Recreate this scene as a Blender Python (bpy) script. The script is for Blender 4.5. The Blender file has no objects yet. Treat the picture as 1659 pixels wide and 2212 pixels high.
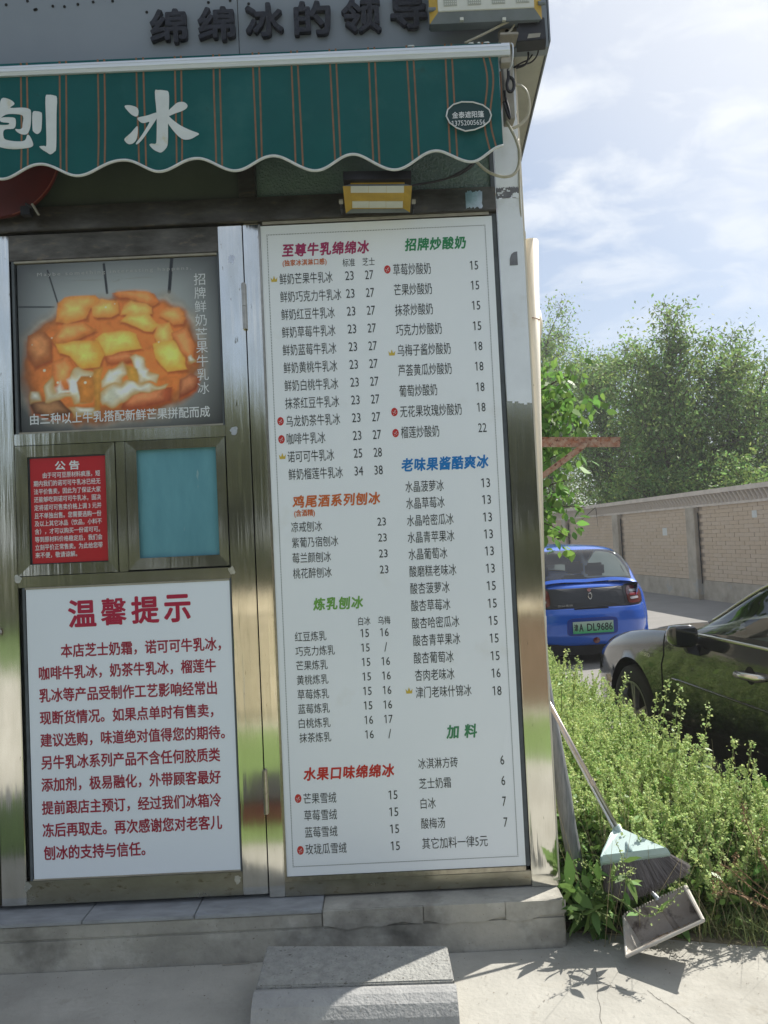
import bpy, bmesh, math, random
import numpy as np
from mathutils import Vector, Matrix
random.seed(7); rng = np.random.default_rng(11)
S = bpy.context.scene
C = S.collection

# ------------------------------------------------------------------ camera, world, sun
YAW, PITCH, ROLL = 0.0025646, 0.0377251, -0.0466604
EYE = Vector((0.0, 0.0, 1.6)); FPX = 1661.0; CX, CY = 829.5, 1106.0
FWD = Vector((math.sin(YAW)*math.cos(PITCH), math.cos(YAW)*math.cos(PITCH), math.sin(PITCH)))
_r0 = Vector((math.cos(YAW), -math.sin(YAW), 0)); _u0 = _r0.cross(FWD)
RIGHT = math.cos(ROLL)*_r0 + math.sin(ROLL)*_u0
UP = -math.sin(ROLL)*_r0 + math.cos(ROLL)*_u0
cam = bpy.data.cameras.new('camera'); camo = bpy.data.objects.new('camera', cam); C.objects.link(camo)
cam.sensor_fit = 'HORIZONTAL'; cam.sensor_width = 36.0; cam.lens = 36.0*FPX/1659.0
cam.clip_start = 0.05; cam.clip_end = 2000
camo.matrix_world = Matrix(((RIGHT.x, UP.x, -FWD.x, EYE.x), (RIGHT.y, UP.y, -FWD.y, EYE.y), (RIGHT.z, UP.z, -FWD.z, EYE.z), (0, 0, 0, 1)))
S.camera = camo
SUN = Vector((0.74, 0.50, 1.0)).normalized()
w = bpy.data.worlds.new('World'); S.world = w; w.use_nodes = True
nt = w.node_tree; nt.nodes.clear()
N = nt.nodes.new; L = nt.links.new
sky = N('ShaderNodeTexSky'); sky.sky_type = 'NISHITA'; sky.sun_disc = False
sky.sun_elevation = math.asin(SUN.z); sky.sun_rotation = math.atan2(SUN.x, SUN.y)
sky.air_density = 1.0; sky.dust_density = 1.6; sky.ozone_density = 2.0
tc = N('ShaderNodeTexCoord')
sep = N('ShaderNodeSeparateXYZ'); L(tc.outputs['Generated'], sep.inputs[0])
dv = N('ShaderNodeVectorMath'); dv.operation = 'DIVIDE'
cz = N('ShaderNodeMath'); cz.operation = 'ADD'; cz.inputs[1].default_value = 0.35
ab = N('ShaderNodeMath'); ab.operation = 'ABSOLUTE'; L(sep.outputs['Z'], ab.inputs[0]); L(ab.outputs[0], cz.inputs[0])
cmb = N('ShaderNodeCombineXYZ'); [L(cz.outputs[0], cmb.inputs[i]) for i in range(3)]
L(tc.outputs['Generated'], dv.inputs[0]); L(cmb.outputs[0], dv.inputs[1])
mp = N('ShaderNodeMapping'); mp.inputs['Scale'].default_value = (1.0, 1.5, 1.0); mp.inputs['Rotation'].default_value = (0, 0, 0.5)
L(dv.outputs[0], mp.inputs[0])
n1 = N('ShaderNodeTexNoise'); n1.inputs['Scale'].default_value = 6.0; n1.inputs['Detail'].default_value = 9; n1.inputs['Roughness'].default_value = 0.56; n1.inputs['Distortion'].default_value = 0.35
L(mp.outputs[0], n1.inputs['Vector'])
cr = N('ShaderNodeValToRGB'); cr.color_ramp.elements[0].position = 0.47; cr.color_ramp.elements[1].position = 0.64
cr.color_ramp.elements[0].color = (0, 0, 0, 1); cr.color_ramp.elements[1].color = (1, 1, 1, 1)
L(n1.outputs['Fac'], cr.inputs[0])
hz = N('ShaderNodeMapRange'); hz.inputs['From Min'].default_value = 0.16; hz.inputs['From Max'].default_value = 0.42; hz.inputs['To Min'].default_value = 0.12; hz.inputs['To Max'].default_value = 0.75
L(ab.outputs[0], hz.inputs['Value'])
mu = N('ShaderNodeMath'); mu.operation = 'MULTIPLY'; L(cr.outputs[0], mu.inputs[0]); L(hz.outputs[0], mu.inputs[1])
veil = N('ShaderNodeMixRGB'); veil.inputs[0].default_value = 0.34; veil.inputs[2].default_value = (6.6, 7.4, 8.4, 1)
L(sky.outputs[0], veil.inputs[1])
gd = N('ShaderNodeVectorMath'); gd.operation = 'DOT_PRODUCT'; L(tc.outputs['Generated'], gd.inputs[0]); gd.inputs[1].default_value = tuple(SUN)
gm = N('ShaderNodeMapRange'); gm.inputs['From Min'].default_value = 0.74; gm.inputs['From Max'].default_value = 1.0; gm.inputs['To Min'].default_value = 0.0; gm.inputs['To Max'].default_value = 0.8; L(gd.outputs['Value'], gm.inputs['Value'])
gl_ = N('ShaderNodeMixRGB'); gl_.inputs[2].default_value = (9.4, 9.4, 9.2, 1); L(gm.outputs[0], gl_.inputs[0]); L(veil.outputs[0], gl_.inputs[1])
mixc = N('ShaderNodeMixRGB'); mixc.inputs[2].default_value = (8.3, 8.6, 8.9, 1)
L(mu.outputs[0], mixc.inputs[0]); L(gl_.outputs[0], mixc.inputs[1])
bg = N('ShaderNodeBackground'); bg.inputs['Strength'].default_value = 0.085
L(mixc.outputs[0], bg.inputs[0]); wo = N('ShaderNodeOutputWorld'); L(bg.outputs[0], wo.inputs[0])
sl = bpy.data.lights.new('sun', 'SUN'); sl.energy = 5.0; sl.angle = math.radians(0.53); sl.color = (1.0, 0.955, 0.88)
so = bpy.data.objects.new('sun', sl); C.objects.link(so); so.rotation_euler = (-SUN).to_track_quat('-Z', 'Y').to_euler()
S.view_settings.view_transform = 'Standard'; S.view_settings.look = 'None'; S.view_settings.gamma = 1.0
S.view_settings.use_curve_mapping = False; S.view_settings.exposure = 0.5
S.render.engine = 'CYCLES'; S.cycles.max_bounces = 6; S.cycles.transparent_max_bounces = 8
S.cycles.diffuse_bounces = 3; S.cycles.glossy_bounces = 4; S.cycles.caustics_reflective = False; S.cycles.caustics_refractive = False

# ------------------------------------------------------------------ geometry helpers
YF = 3.149                                    # the shop front stands 3.15 m in front of the eye
def P3(u, v, y=YF):
    u, v, y = float(u), float(v), float(y)
    d = (u-CX)/FPX*RIGHT - (v-CY)/FPX*UP + FWD
    return EYE + d*(y/d.y)
def G3(u, v, z=0.0):
    u, v, z = float(u), float(v), float(z)
    d = (u-CX)/FPX*RIGHT - (v-CY)/FPX*UP + FWD
    return EYE + d*((z-EYE.z)/d.z)
def rect(tl, tr, br, bl, y=YF):
    a, b, c, d = (P3(*p, y) for p in (tl, tr, br, bl))
    return (a.x+d.x)/2, (b.x+c.x)/2, (c.z+d.z)/2, (a.z+b.z)/2     # x0,x1,z0,z1

class MB:
    def __init__(s): s.v = []; s.f = []
    def add(s, vs, fs):
        o = len(s.v); s.v += [tuple(p) for p in vs]; s.f += [tuple(i+o for i in f) for f in fs]; return s
    def hexa(s, p):   # 8 pts: bottom ring then top ring
        return s.add(p, [(3, 2, 1, 0), (4, 5, 6, 7), (0, 1, 5, 4), (1, 2, 6, 5), (2, 3, 7, 6), (3, 0, 4, 7)])
    def box(s, x0, x1, y0, y1, z0, z1):
        return s.hexa([(x0, y0, z0), (x1, y0, z0), (x1, y1, z0), (x0, y1, z0), (x0, y0, z1), (x1, y0, z1), (x1, y1, z1), (x0, y1, z1)])
    def prism(s, pts, off):    # closed polygon extruded by vector
        n = len(pts); o = Vector(off); q = [Vector(p) for p in pts]
        return s.add(q+[p+o for p in q], [tuple(range(n))[::-1], tuple(range(n, 2*n))]+[(i, (i+1) % n, (i+1) % n+n, i+n) for i in range(n)])
    def tube(s, pts, r, n=8, caps=True):
        pts = [Vector(p) for p in pts]; m = len(pts); rs = r if isinstance(r, (list, tuple)) else [r]*m
        rings = []; prev = None
        for i, p in enumerate(pts):
            t = (pts[min(i+1, m-1)]-pts[max(i-1, 0)]).normalized()
            if prev is None: a = t.orthogonal().normalized()
            else:
                a = prev-t*prev.dot(t); a = a.normalized() if a.length > 1e-6 else t.orthogonal().normalized()
            prev = a; b = t.cross(a)
            rings.append([p+(a*math.cos(k*2*math.pi/n)+b*math.sin(k*2*math.pi/n))*rs[i] for k in range(n)])
        vs = [q for rg in rings for q in rg]; fs = []
        for i in range(m-1):
            for k in range(n):
                fs.append((i*n+k, i*n+(k+1) % n, (i+1)*n+(k+1) % n, (i+1)*n+k))
        if caps: fs += [tuple(range(n))[::-1], tuple(range((m-1)*n, m*n))]
        return s.add(vs, fs)
    def lathe(s, c, ax, prof, n=24):     # prof list of (r, t)
        c = Vector(c); ax = Vector(ax).normalized(); a = ax.orthogonal().normalized(); b = ax.cross(a)
        vs = []; m = len(prof)
        for r, t in prof:
            for k in range(n):
                vs.append(c+ax*t+(a*math.cos(k*2*math.pi/n)+b*math.sin(k*2*math.pi/n))*r)
        fs = [(i*n+k, i*n+(k+1) % n, (i+1)*n+(k+1) % n, (i+1)*n+k) for i in range(m-1) for k in range(n)]
        return s.add(vs, fs)
    def build(s, name, mat, parent=None, smooth=False, bevel=0, local=False, autos=None):
        me = bpy.data.meshes.new(name)
        off = Vector((0, 0, 0)) if (parent is None or local) else wloc(parent)
        me.from_pydata([tuple(Vector(p)-off) for p in s.v], [], s.f)
        if bevel:
            bm = bmesh.new(); bm.from_mesh(me)
            bmesh.ops.bevel(bm, geom=bm.edges[:], offset=bevel, segments=2, affect='EDGES', clamp_overlap=True)
            bm.to_mesh(me); bm.free()
        bm = bmesh.new(); bm.from_mesh(me); bmesh.ops.recalc_face_normals(bm, faces=bm.faces[:]); bm.to_mesh(me); bm.free()
        if smooth: me.polygons.foreach_set('use_smooth', [True]*len(me.polygons))
        me.materials.append(mat); me.update()
        return link(name, me, parent)
def wloc(o):
    v = Vector((0, 0, 0))
    while o is not None: v = v+o.location; o = o.parent
    return v
def link(name, me, parent=None):
    o = bpy.data.objects.new(name, me); C.objects.link(o)
    if parent is not None: o.parent = parent
    return o
def meshobj(name, verts, faces, mat, parent=None, smooth=False, off=True):
    me = bpy.data.meshes.new(name); v = np.asarray(verts, dtype=float)
    if parent is not None and off: v = v-np.array(wloc(parent))
    me.from_pydata(v.tolist(), [], [tuple(f) for f in faces]); me.materials.append(mat)
    if smooth: me.polygons.foreach_set('use_smooth', [True]*len(me.polygons))
    me.update(); return link(name, me, parent)
def fastquads(name, V, mat, parent=None, nv=4, off=True):   # V: (n, nv, 3) separate quads
    n = V.shape[0]; me = bpy.data.meshes.new(name)
    if parent is not None and off: V = V-np.array(wloc(parent))
    me.vertices.add(n*nv); me.vertices.foreach_set('co', V.reshape(-1).astype(np.float32))
    me.loops.add(n*nv); me.loops.foreach_set('vertex_index', np.arange(n*nv, dtype=np.int32))
    me.polygons.add(n); me.polygons.foreach_set('loop_start', np.arange(0, n*nv, nv, dtype=np.int32))
    me.polygons.foreach_set('loop_total', np.full(n, nv, dtype=np.int32))
    me.materials.append(mat); me.update(calc_edges=True); return link(name, me, parent)
def tag(o, label=None, cat=None, group=None, kind=None):
    if label: o['label'] = label
    if cat: o['category'] = cat
    if group: o['group'] = group
    if kind: o['kind'] = kind
    return o
def thing(name, label, cat, loc, group=None, rotz=0.0):
    o = bpy.data.objects.new(name, None); C.objects.link(o); o.location = loc; o.rotation_euler = (0, 0, rotz)
    o.empty_display_size = 0.1
    return tag(o, label, cat, group)
def copy_tree(o, parent=None):
    c = o.copy(); C.objects.link(c)
    if parent is not None: c.parent = parent
    for ch in [x for x in o.children]: copy_tree(ch, c)
    return c

# ------------------------------------------------------------------ materials
def mat(name, base, rough=0.5, metal=0.0, var=0.0, vscale=8.0, base2=None, bump=0.0, bscale=60.0, spec=0.5, stretch=None, coat=0.0,
        rvar=0.0, trans=0.0, island=0.0, hue=0.0, spots=None, em=None):
    m = bpy.data.materials.new(name); m.use_nodes = True; t = m.node_tree; b = t.nodes['Principled BSDF']
    b.inputs['Base Color'].default_value = (*base, 1); b.inputs['Roughness'].default_value = rough
    b.inputs['Metallic'].default_value = metal; b.inputs['Specular IOR Level'].default_value = spec
    b.inputs['Coat Weight'].default_value = coat
    if coat: b.inputs['Coat Roughness'].default_value = 0.04
    tcn = t.nodes.new('ShaderNodeTexCoord'); vec = tcn.outputs['Object']
    if stretch:
        mpn = t.nodes.new('ShaderNodeMapping'); mpn.inputs['Scale'].default_value = stretch; t.links.new(vec, mpn.inputs[0]); vec = mpn.outputs[0]
    col = None
    if base2 is not None or var:
        nz = t.nodes.new('ShaderNodeTexNoise'); nz.inputs['Scale'].default_value = vscale; nz.inputs['Detail'].default_value = 7; nz.inputs['Roughness'].default_value = 0.62
        t.links.new(vec, nz.inputs['Vector'])
        rp = t.nodes.new('ShaderNodeValToRGB'); rp.color_ramp.elements[0].position = 0.33; rp.color_ramp.elements[1].position = 0.67
        c2 = base2 if base2 is not None else tuple(c*(1-var) for c in base)
        rp.color_ramp.elements[0].color = (*c2, 1); rp.color_ramp.elements[1].color = (*base, 1)
        t.links.new(nz.outputs['Fac'], rp.inputs[0]); col = rp.outputs[0]
        if rvar:
            mr = t.nodes.new('ShaderNodeMapRange'); mr.inputs['To Min'].default_value = rough+rvar; mr.inputs['To Max'].default_value = rough
            t.links.new(nz.outputs['Fac'], mr.inputs['Value']); t.links.new(mr.outputs[0], b.inputs['Roughness'])
    if spots:   # (colour, scale, lo, hi)
        for sc, ss, lo, hi in spots:
            nz = t.nodes.new('ShaderNodeTexNoise'); nz.inputs['Scale'].default_value = ss; nz.inputs['Detail'].default_value = 5; nz.inputs['Roughness'].default_value = 0.6
            t.links.new(vec, nz.inputs['Vector'])
            rp = t.nodes.new('ShaderNodeValToRGB'); rp.color_ramp.elements[0].position = lo; rp.color_ramp.elements[1].position = hi
            t.links.new(nz.outputs['Fac'], rp.inputs[0])
            mx = t.nodes.new('ShaderNodeMixRGB'); mx.inputs[2].default_value = (*sc, 1)
            if col is None: mx.inputs[1].default_value = (*base, 1)
            else: t.links.new(col, mx.inputs[1])
            t.links.new(rp.outputs[0], mx.inputs[0]); col = mx.outputs[0]
    if island:
        g = t.nodes.new('ShaderNodeNewGeometry'); mr = t.nodes.new('ShaderNodeMapRange')
        mr.inputs['To Min'].default_value = 1-island; mr.inputs['To Max'].default_value = 1+island
        t.links.new(g.outputs['Random Per Island'], mr.inputs['Value'])
        hs = t.nodes.new('ShaderNodeHueSaturation'); t.links.new(mr.outputs[0], hs.inputs['Value'])
        if hue:
            mh = t.nodes.new('ShaderNodeMapRange'); mh.inputs['To Min'].default_value = 0.5-hue; mh.inputs['To Max'].default_value = 0.5+hue
            ms = t.nodes.new('ShaderNodeMath'); ms.operation = 'MULTIPLY'; ms.inputs[1].default_value = 17.31
            fr = t.nodes.new('ShaderNodeMath'); fr.operation = 'FRACT'
            t.links.new(g.outputs['Random Per Island'], ms.inputs[0]); t.links.new(ms.outputs[0], fr.inputs[0]); t.links.new(fr.outputs[0], mh.inputs['Value']); t.links.new(mh.outputs[0], hs.inputs['Hue'])
        if col is None: hs.inputs['Color'].default_value = (*base, 1)
        else: t.links.new(col, hs.inputs['Color'])
        col = hs.outputs[0]
    if col is not None: t.links.new(col, b.inputs['Base Color'])
    if bump:
        nb = t.nodes.new('ShaderNodeTexNoise'); nb.inputs['Scale'].default_value = bscale; nb.inputs['Detail'].default_value = 4
        t.links.new(vec, nb.inputs['Vector']); bp = t.nodes.new('ShaderNodeBump'); bp.inputs['Strength'].default_value = bump; bp.inputs['Distance'].default_value = 0.01
        t.links.new(nb.outputs['Fac'], bp.inputs['Height']); t.links.new(bp.outputs[0], b.inputs['Normal'])
    if trans:
        tr = t.nodes.new('ShaderNodeBsdfTranslucent'); ms = t.nodes.new('ShaderNodeMixShader'); ms.inputs[0].default_value = trans
        if col is not None: t.links.new(col, tr.inputs[0])
        else: tr.inputs[0].default_value = (*base, 1)
        out = t.nodes['Material Output']; t.links.new(b.outputs[0], ms.inputs[1]); t.links.new(tr.outputs[0], ms.inputs[2]); t.links.new(ms.outputs[0], out.inputs[0])
    return m
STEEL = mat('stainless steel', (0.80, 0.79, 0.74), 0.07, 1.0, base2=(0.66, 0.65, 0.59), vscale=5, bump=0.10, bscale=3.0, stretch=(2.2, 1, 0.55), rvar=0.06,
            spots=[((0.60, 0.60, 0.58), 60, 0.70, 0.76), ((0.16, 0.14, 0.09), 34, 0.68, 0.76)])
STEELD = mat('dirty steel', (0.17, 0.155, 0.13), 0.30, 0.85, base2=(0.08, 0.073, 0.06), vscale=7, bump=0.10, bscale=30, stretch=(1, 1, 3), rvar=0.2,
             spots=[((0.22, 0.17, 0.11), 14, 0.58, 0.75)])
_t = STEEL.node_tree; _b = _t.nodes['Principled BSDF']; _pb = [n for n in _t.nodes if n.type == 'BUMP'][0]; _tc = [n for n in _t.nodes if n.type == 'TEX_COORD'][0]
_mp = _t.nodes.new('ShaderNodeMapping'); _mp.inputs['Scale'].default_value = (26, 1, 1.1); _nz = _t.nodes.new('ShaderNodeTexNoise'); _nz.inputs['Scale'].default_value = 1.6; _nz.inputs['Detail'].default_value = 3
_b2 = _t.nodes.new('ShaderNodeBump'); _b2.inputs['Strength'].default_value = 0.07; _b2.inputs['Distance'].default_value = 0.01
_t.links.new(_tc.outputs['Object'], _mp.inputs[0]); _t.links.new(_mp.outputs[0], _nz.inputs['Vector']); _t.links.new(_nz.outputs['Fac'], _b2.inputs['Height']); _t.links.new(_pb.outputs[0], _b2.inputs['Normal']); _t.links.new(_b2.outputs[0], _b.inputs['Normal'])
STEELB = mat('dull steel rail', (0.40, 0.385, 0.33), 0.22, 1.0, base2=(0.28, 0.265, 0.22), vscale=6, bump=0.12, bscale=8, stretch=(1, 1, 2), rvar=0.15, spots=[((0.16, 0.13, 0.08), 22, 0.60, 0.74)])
WELD = mat('brushed weld patch', (0.70, 0.71, 0.72), 0.30, 1.0, var=0.25, vscale=60)
HINGE = mat('hinge steel', (0.45, 0.42, 0.36), 0.28, 1.0, var=0.3, vscale=40)
FILM = mat('scuffed protective film', (0.82, 0.86, 0.92), 0.38, 0.0, var=0.10, vscale=6, spots=[((0.25, 0.26, 0.28), 60, 0.70, 0.76), ((0.70, 0.72, 0.75), 9, 0.60, 0.75)], bump=0.03, bscale=20)
FILMD = mat('torn film patch', (0.22, 0.22, 0.24), 0.5, 0.2, var=0.4, vscale=30)
BOARD = mat('white print board', (0.86, 0.895, 0.94), 0.24, 0.0, base2=(0.82, 0.86, 0.91), vscale=1.4, rvar=0.12, spots=[((0.74, 0.75, 0.74), 3.0, 0.60, 0.80), ((0.55, 0.54, 0.50), 120, 0.74, 0.78)], spec=0.45)
BOARDB = mat('pale blue print board', (0.82, 0.87, 0.95), 0.28, 0.0, base2=(0.79, 0.845, 0.93), vscale=1.2, spec=0.4)
REDB = mat('red notice print', (0.48, 0.012, 0.018), 0.38, 0.0, var=0.06, vscale=6)
INK = mat('black ink', (0.012, 0.016, 0.022), 0.4)
INKW = mat('white ink', (0.72, 0.74, 0.76), 0.5)
CRIM = mat('crimson ink', (0.42, 0.008, 0.05), 0.4)
CRIMD = mat('dark crimson ink', (0.34, 0.012, 0.045), 0.4)
MAG = mat('magenta ink', (0.38, 0.02, 0.11), 0.4)
ORA = mat('orange ink', (0.62, 0.14, 0.03), 0.4)
GRN = mat('green ink', (0.02, 0.25, 0.09), 0.4)
GRND = mat('dark green ink', (0.05, 0.24, 0.11), 0.4)
LIME = mat('lime ink', (0.16, 0.38, 0.07), 0.4)
BLU = mat('blue ink', (0.005, 0.19, 0.55), 0.4)
REDI = mat('red ink', (0.55, 0.02, 0.015), 0.4)
GOLD = mat('gold ink', (0.62, 0.45, 0.06), 0.4)
FAINT = mat('faint grey ink', (0.42, 0.42, 0.42), 0.5)
AWN = mat('green awning canvas', (0.012, 0.105, 0.108), 0.85, 0, base2=(0.009, 0.085, 0.088), vscale=3, spots=[((0.035, 0.145, 0.145), 2.3, 0.55, 0.80), ((0.02, 0.07, 0.065), 9, 0.64, 0.78)], bump=0.25, bscale=700, spec=0.15)
STRIPE = mat('tan stripe', (0.27, 0.15, 0.09), 0.85, spec=0.1, var=0.2, vscale=30)
PIPING = mat('white piping', (0.66, 0.68, 0.68), 0.7, var=0.2, vscale=30)
AWNW = mat('faded white lettering', (0.62, 0.66, 0.66), 0.7, var=0.12, vscale=12, spots=[((0.50, 0.47, 0.30), 10, 0.60, 0.72)])
ALU = mat('pale aluminium', (0.70, 0.74, 0.78), 0.38, 0.35, var=0.1, vscale=12, stretch=(0.4, 1, 8))
FASC = mat('grey composite panel', (0.22, 0.25, 0.28), 0.45, 0, base2=(0.19, 0.22, 0.25), vscale=2.0, spots=[((0.13, 0.13, 0.13), 22, 0.70, 0.8)], bump=0.02, bscale=4)
LETTER = mat('dark foam letters', (0.028, 0.032, 0.048), 0.8, 0, var=0.5, vscale=40, bump=0.5, bscale=120)
SOFF = mat('grey green soffit', (0.42, 0.43, 0.38), 0.7, 0, var=0.2, vscale=5)
TGL = mat('olive transom panel', (0.075, 0.092, 0.066), 0.5, 0, var=0.25, vscale=3, spec=0.3)
TGR = mat('frosted green glass', (0.12, 0.19, 0.15), 0.22, 0, base2=(0.08, 0.13, 0.11), vscale=4, bump=1.0, bscale=110, spec=0.9)
TEAL = mat('teal frosted pane', (0.15, 0.36, 0.43), 0.16, 0, base2=(0.115, 0.295, 0.36), vscale=4, spec=0.5, stretch=(3, 1, 0.8), spots=[((0.34, 0.46, 0.48), 9, 0.66, 0.74), ((0.22, 0.36, 0.40), 5, 0.66, 0.8)])
RUBBER = mat('grey gasket', (0.10, 0.115, 0.13), 0.6, var=0.3, vscale=20)
DARK = mat('dark void', (0.01, 0.01, 0.01), 0.9)
BLACKP = mat('black plastic', (0.018, 0.018, 0.022), 0.45, var=0.4, vscale=20)
YEL = mat('yellow enamel', (0.52, 0.33, 0.03), 0.5, var=0.25, vscale=14)
LAMPW = mat('lamp diffuser', (0.62, 0.63, 0.57), 0.35, var=0.08, vscale=20)
LAMPB = mat('lamp grey blue body', (0.17, 0.20, 0.23), 0.5, var=0.2, vscale=15)
GALV = mat('galvanised strap', (0.40, 0.37, 0.31), 0.6, 0.2, var=0.3, vscale=14)
CABLE = mat('cream cable', (0.52, 0.49, 0.39), 0.5, var=0.3, vscale=15)
CABLEK = mat('black cable', (0.02, 0.02, 0.025), 0.6)
PVC = mat('cream pipe', (0.82, 0.76, 0.63), 0.45, 0, base2=(0.76, 0.69, 0.57), vscale=5, bump=0.08, bscale=6, spots=[((0.36, 0.30, 0.22), 28, 0.68, 0.76)])
HOSE = mat('grey weathered pipe', (0.15, 0.16, 0.18), 0.5, 0, base2=(0.30, 0.31, 0.33), vscale=14, stretch=(9, 9, 0.7), bump=0.3, bscale=30)
RUST = mat('rusty steel', (0.30, 0.11, 0.06), 0.85, 0, base2=(0.42, 0.33, 0.27), vscale=34, bump=0.6, bscale=60, spots=[((0.13, 0.05, 0.035), 60, 0.56, 0.66)])
CONC = mat('grey concrete', (0.47, 0.45, 0.395), 0.92, 0, base2=(0.31, 0.30, 0.265), vscale=3.2, bump=0.5, bscale=34, spec=0.2, spots=[((0.56, 0.55, 0.50), 7, 0.56, 0.74), ((0.13, 0.125, 0.11), 2.6, 0.54, 0.74), ((0.18, 0.16, 0.13), 90, 0.66, 0.73)])
PAVE = mat('pale concrete apron', (0.45, 0.435, 0.39), 0.92, 0, base2=(0.35, 0.34, 0.305), vscale=2.6, bump=0.35, bscale=50, spec=0.2, spots=[((0.30, 0.285, 0.25), 1.5, 0.50, 0.72), ((0.24, 0.22, 0.18), 8, 0.60, 0.80), ((0.25, 0.20, 0.15), 90, 0.70, 0.76), ((0.47, 0.45, 0.40), 4, 0.58, 0.75)])
STEPM = mat('kerb stone', (0.38, 0.38, 0.37), 0.85, 0, base2=(0.30, 0.30, 0.295), vscale=12, bump=0.5, bscale=90, spec=0.25, spots=[((0.12, 0.11, 0.10), 50, 0.63, 0.72)])
STEPR = mat('pitted step top', (0.38, 0.38, 0.355), 0.9, 0, base2=(0.27, 0.27, 0.255), vscale=30, bump=1.0, bscale=80, spec=0.2, spots=[((0.10, 0.09, 0.08), 60, 0.60, 0.70)])
TILEM = mat('grey marble sill', (0.38, 0.395, 0.41), 0.5, 0, base2=(0.26, 0.27, 0.28), vscale=9, bump=0.05, stretch=(1, 3, 1), spots=[((0.36, 0.39, 0.44), 12, 0.60, 0.72)])
SOIL = mat('dry soil', (0.26, 0.225, 0.16), 1.0, 0, base2=(0.16, 0.14, 0.09), vscale=14, bump=1.0, bscale=40, spec=0.1)
ROAD = mat('pale asphalt', (0.26, 0.25, 0.235), 0.9, 0, base2=(0.22, 0.215, 0.20), vscale=1.5, bump=0.3, bscale=120, spec=0.2)
BACKG = mat('far ground', (0.20, 0.19, 0.17), 0.95, var=0.2, vscale=0.5)
CRACK_SHADE = mat('dark crack', (0.03, 0.027, 0.022), 1.0)
WALLB = mat('beige render', (0.42, 0.38, 0.31), 0.8, var=0.15, vscale=2)
BRICK = mat('pinkish block', (0.60, 0.475, 0.335), 0.85, 0, base2=(0.56, 0.435, 0.30), vscale=3, bump=0.2, bscale=30, spec=0.2)
BRICK2 = mat('sandy block', (0.61, 0.49, 0.355), 0.85, 0, base2=(0.57, 0.45, 0.32), vscale=3, bump=0.2, bscale=30, spec=0.2)
MORT = mat('mortar', (0.50, 0.40, 0.30), 0.95, var=0.2, vscale=6)
PILM = mat('weathered pilaster', (0.50, 0.44, 0.34), 0.9, 0, base2=(0.34, 0.29, 0.22), vscale=3, bump=0.4, bscale=30, spots=[((0.40, 0.38, 0.33), 2.5, 0.60, 0.66)])
COPE = mat('weathered coping', (0.70, 0.61, 0.50), 0.9, 0, base2=(0.54, 0.47, 0.38), vscale=4, bump=0.4, bscale=30)
BARK = mat('bark', (0.10, 0.075, 0.055), 0.9, 0, var=0.4, vscale=20, bump=0.6, bscale=40)
LEAFA = mat('tree leaf', (0.235, 0.335, 0.095), 0.5, base2=(0.16, 0.265, 0.075), vscale=0.9, spec=0.25, trans=0.50, island=0.55, hue=0.035)
LEAFB = mat('broad bright leaf', (0.17, 0.32, 0.07), 0.5, spec=0.3, trans=0.45, island=0.45, hue=0.02)
LEAFC = mat('background leaf', (0.165, 0.180, 0.080), 0.5, trans=0.3, island=0.6, hue=0.03, base2=(0.06, 0.075, 0.04), vscale=0.7)
WEED = mat('weed leaf', (0.23, 0.34, 0.09), 0.42, base2=(0.12, 0.22, 0.055), vscale=2.6, trans=0.42, island=0.45, hue=0.03)
WEEDT = mat('weed seed spike', (0.48, 0.60, 0.24), 0.6, trans=0.42, island=0.35, hue=0.03)
DOCK = mat('dock leaf', (0.13, 0.23, 0.06), 0.55, spec=0.25, trans=0.38, island=0.40, hue=0.02)
STEM = mat('green stem', (0.17, 0.22, 0.07), 0.6)
STEMR = mat('reddish stem', (0.22, 0.13, 0.07), 0.6)
SEED = mat('brown seed', (0.28, 0.18, 0.09), 0.8, island=0.3)
GRASS = mat('grass blade', (0.27, 0.31, 0.12), 0.6, trans=0.3, island=0.5, hue=0.04)
GRASSD = mat('dry grass', (0.33, 0.28, 0.16), 0.8, trans=0.2, island=0.3)

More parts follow.
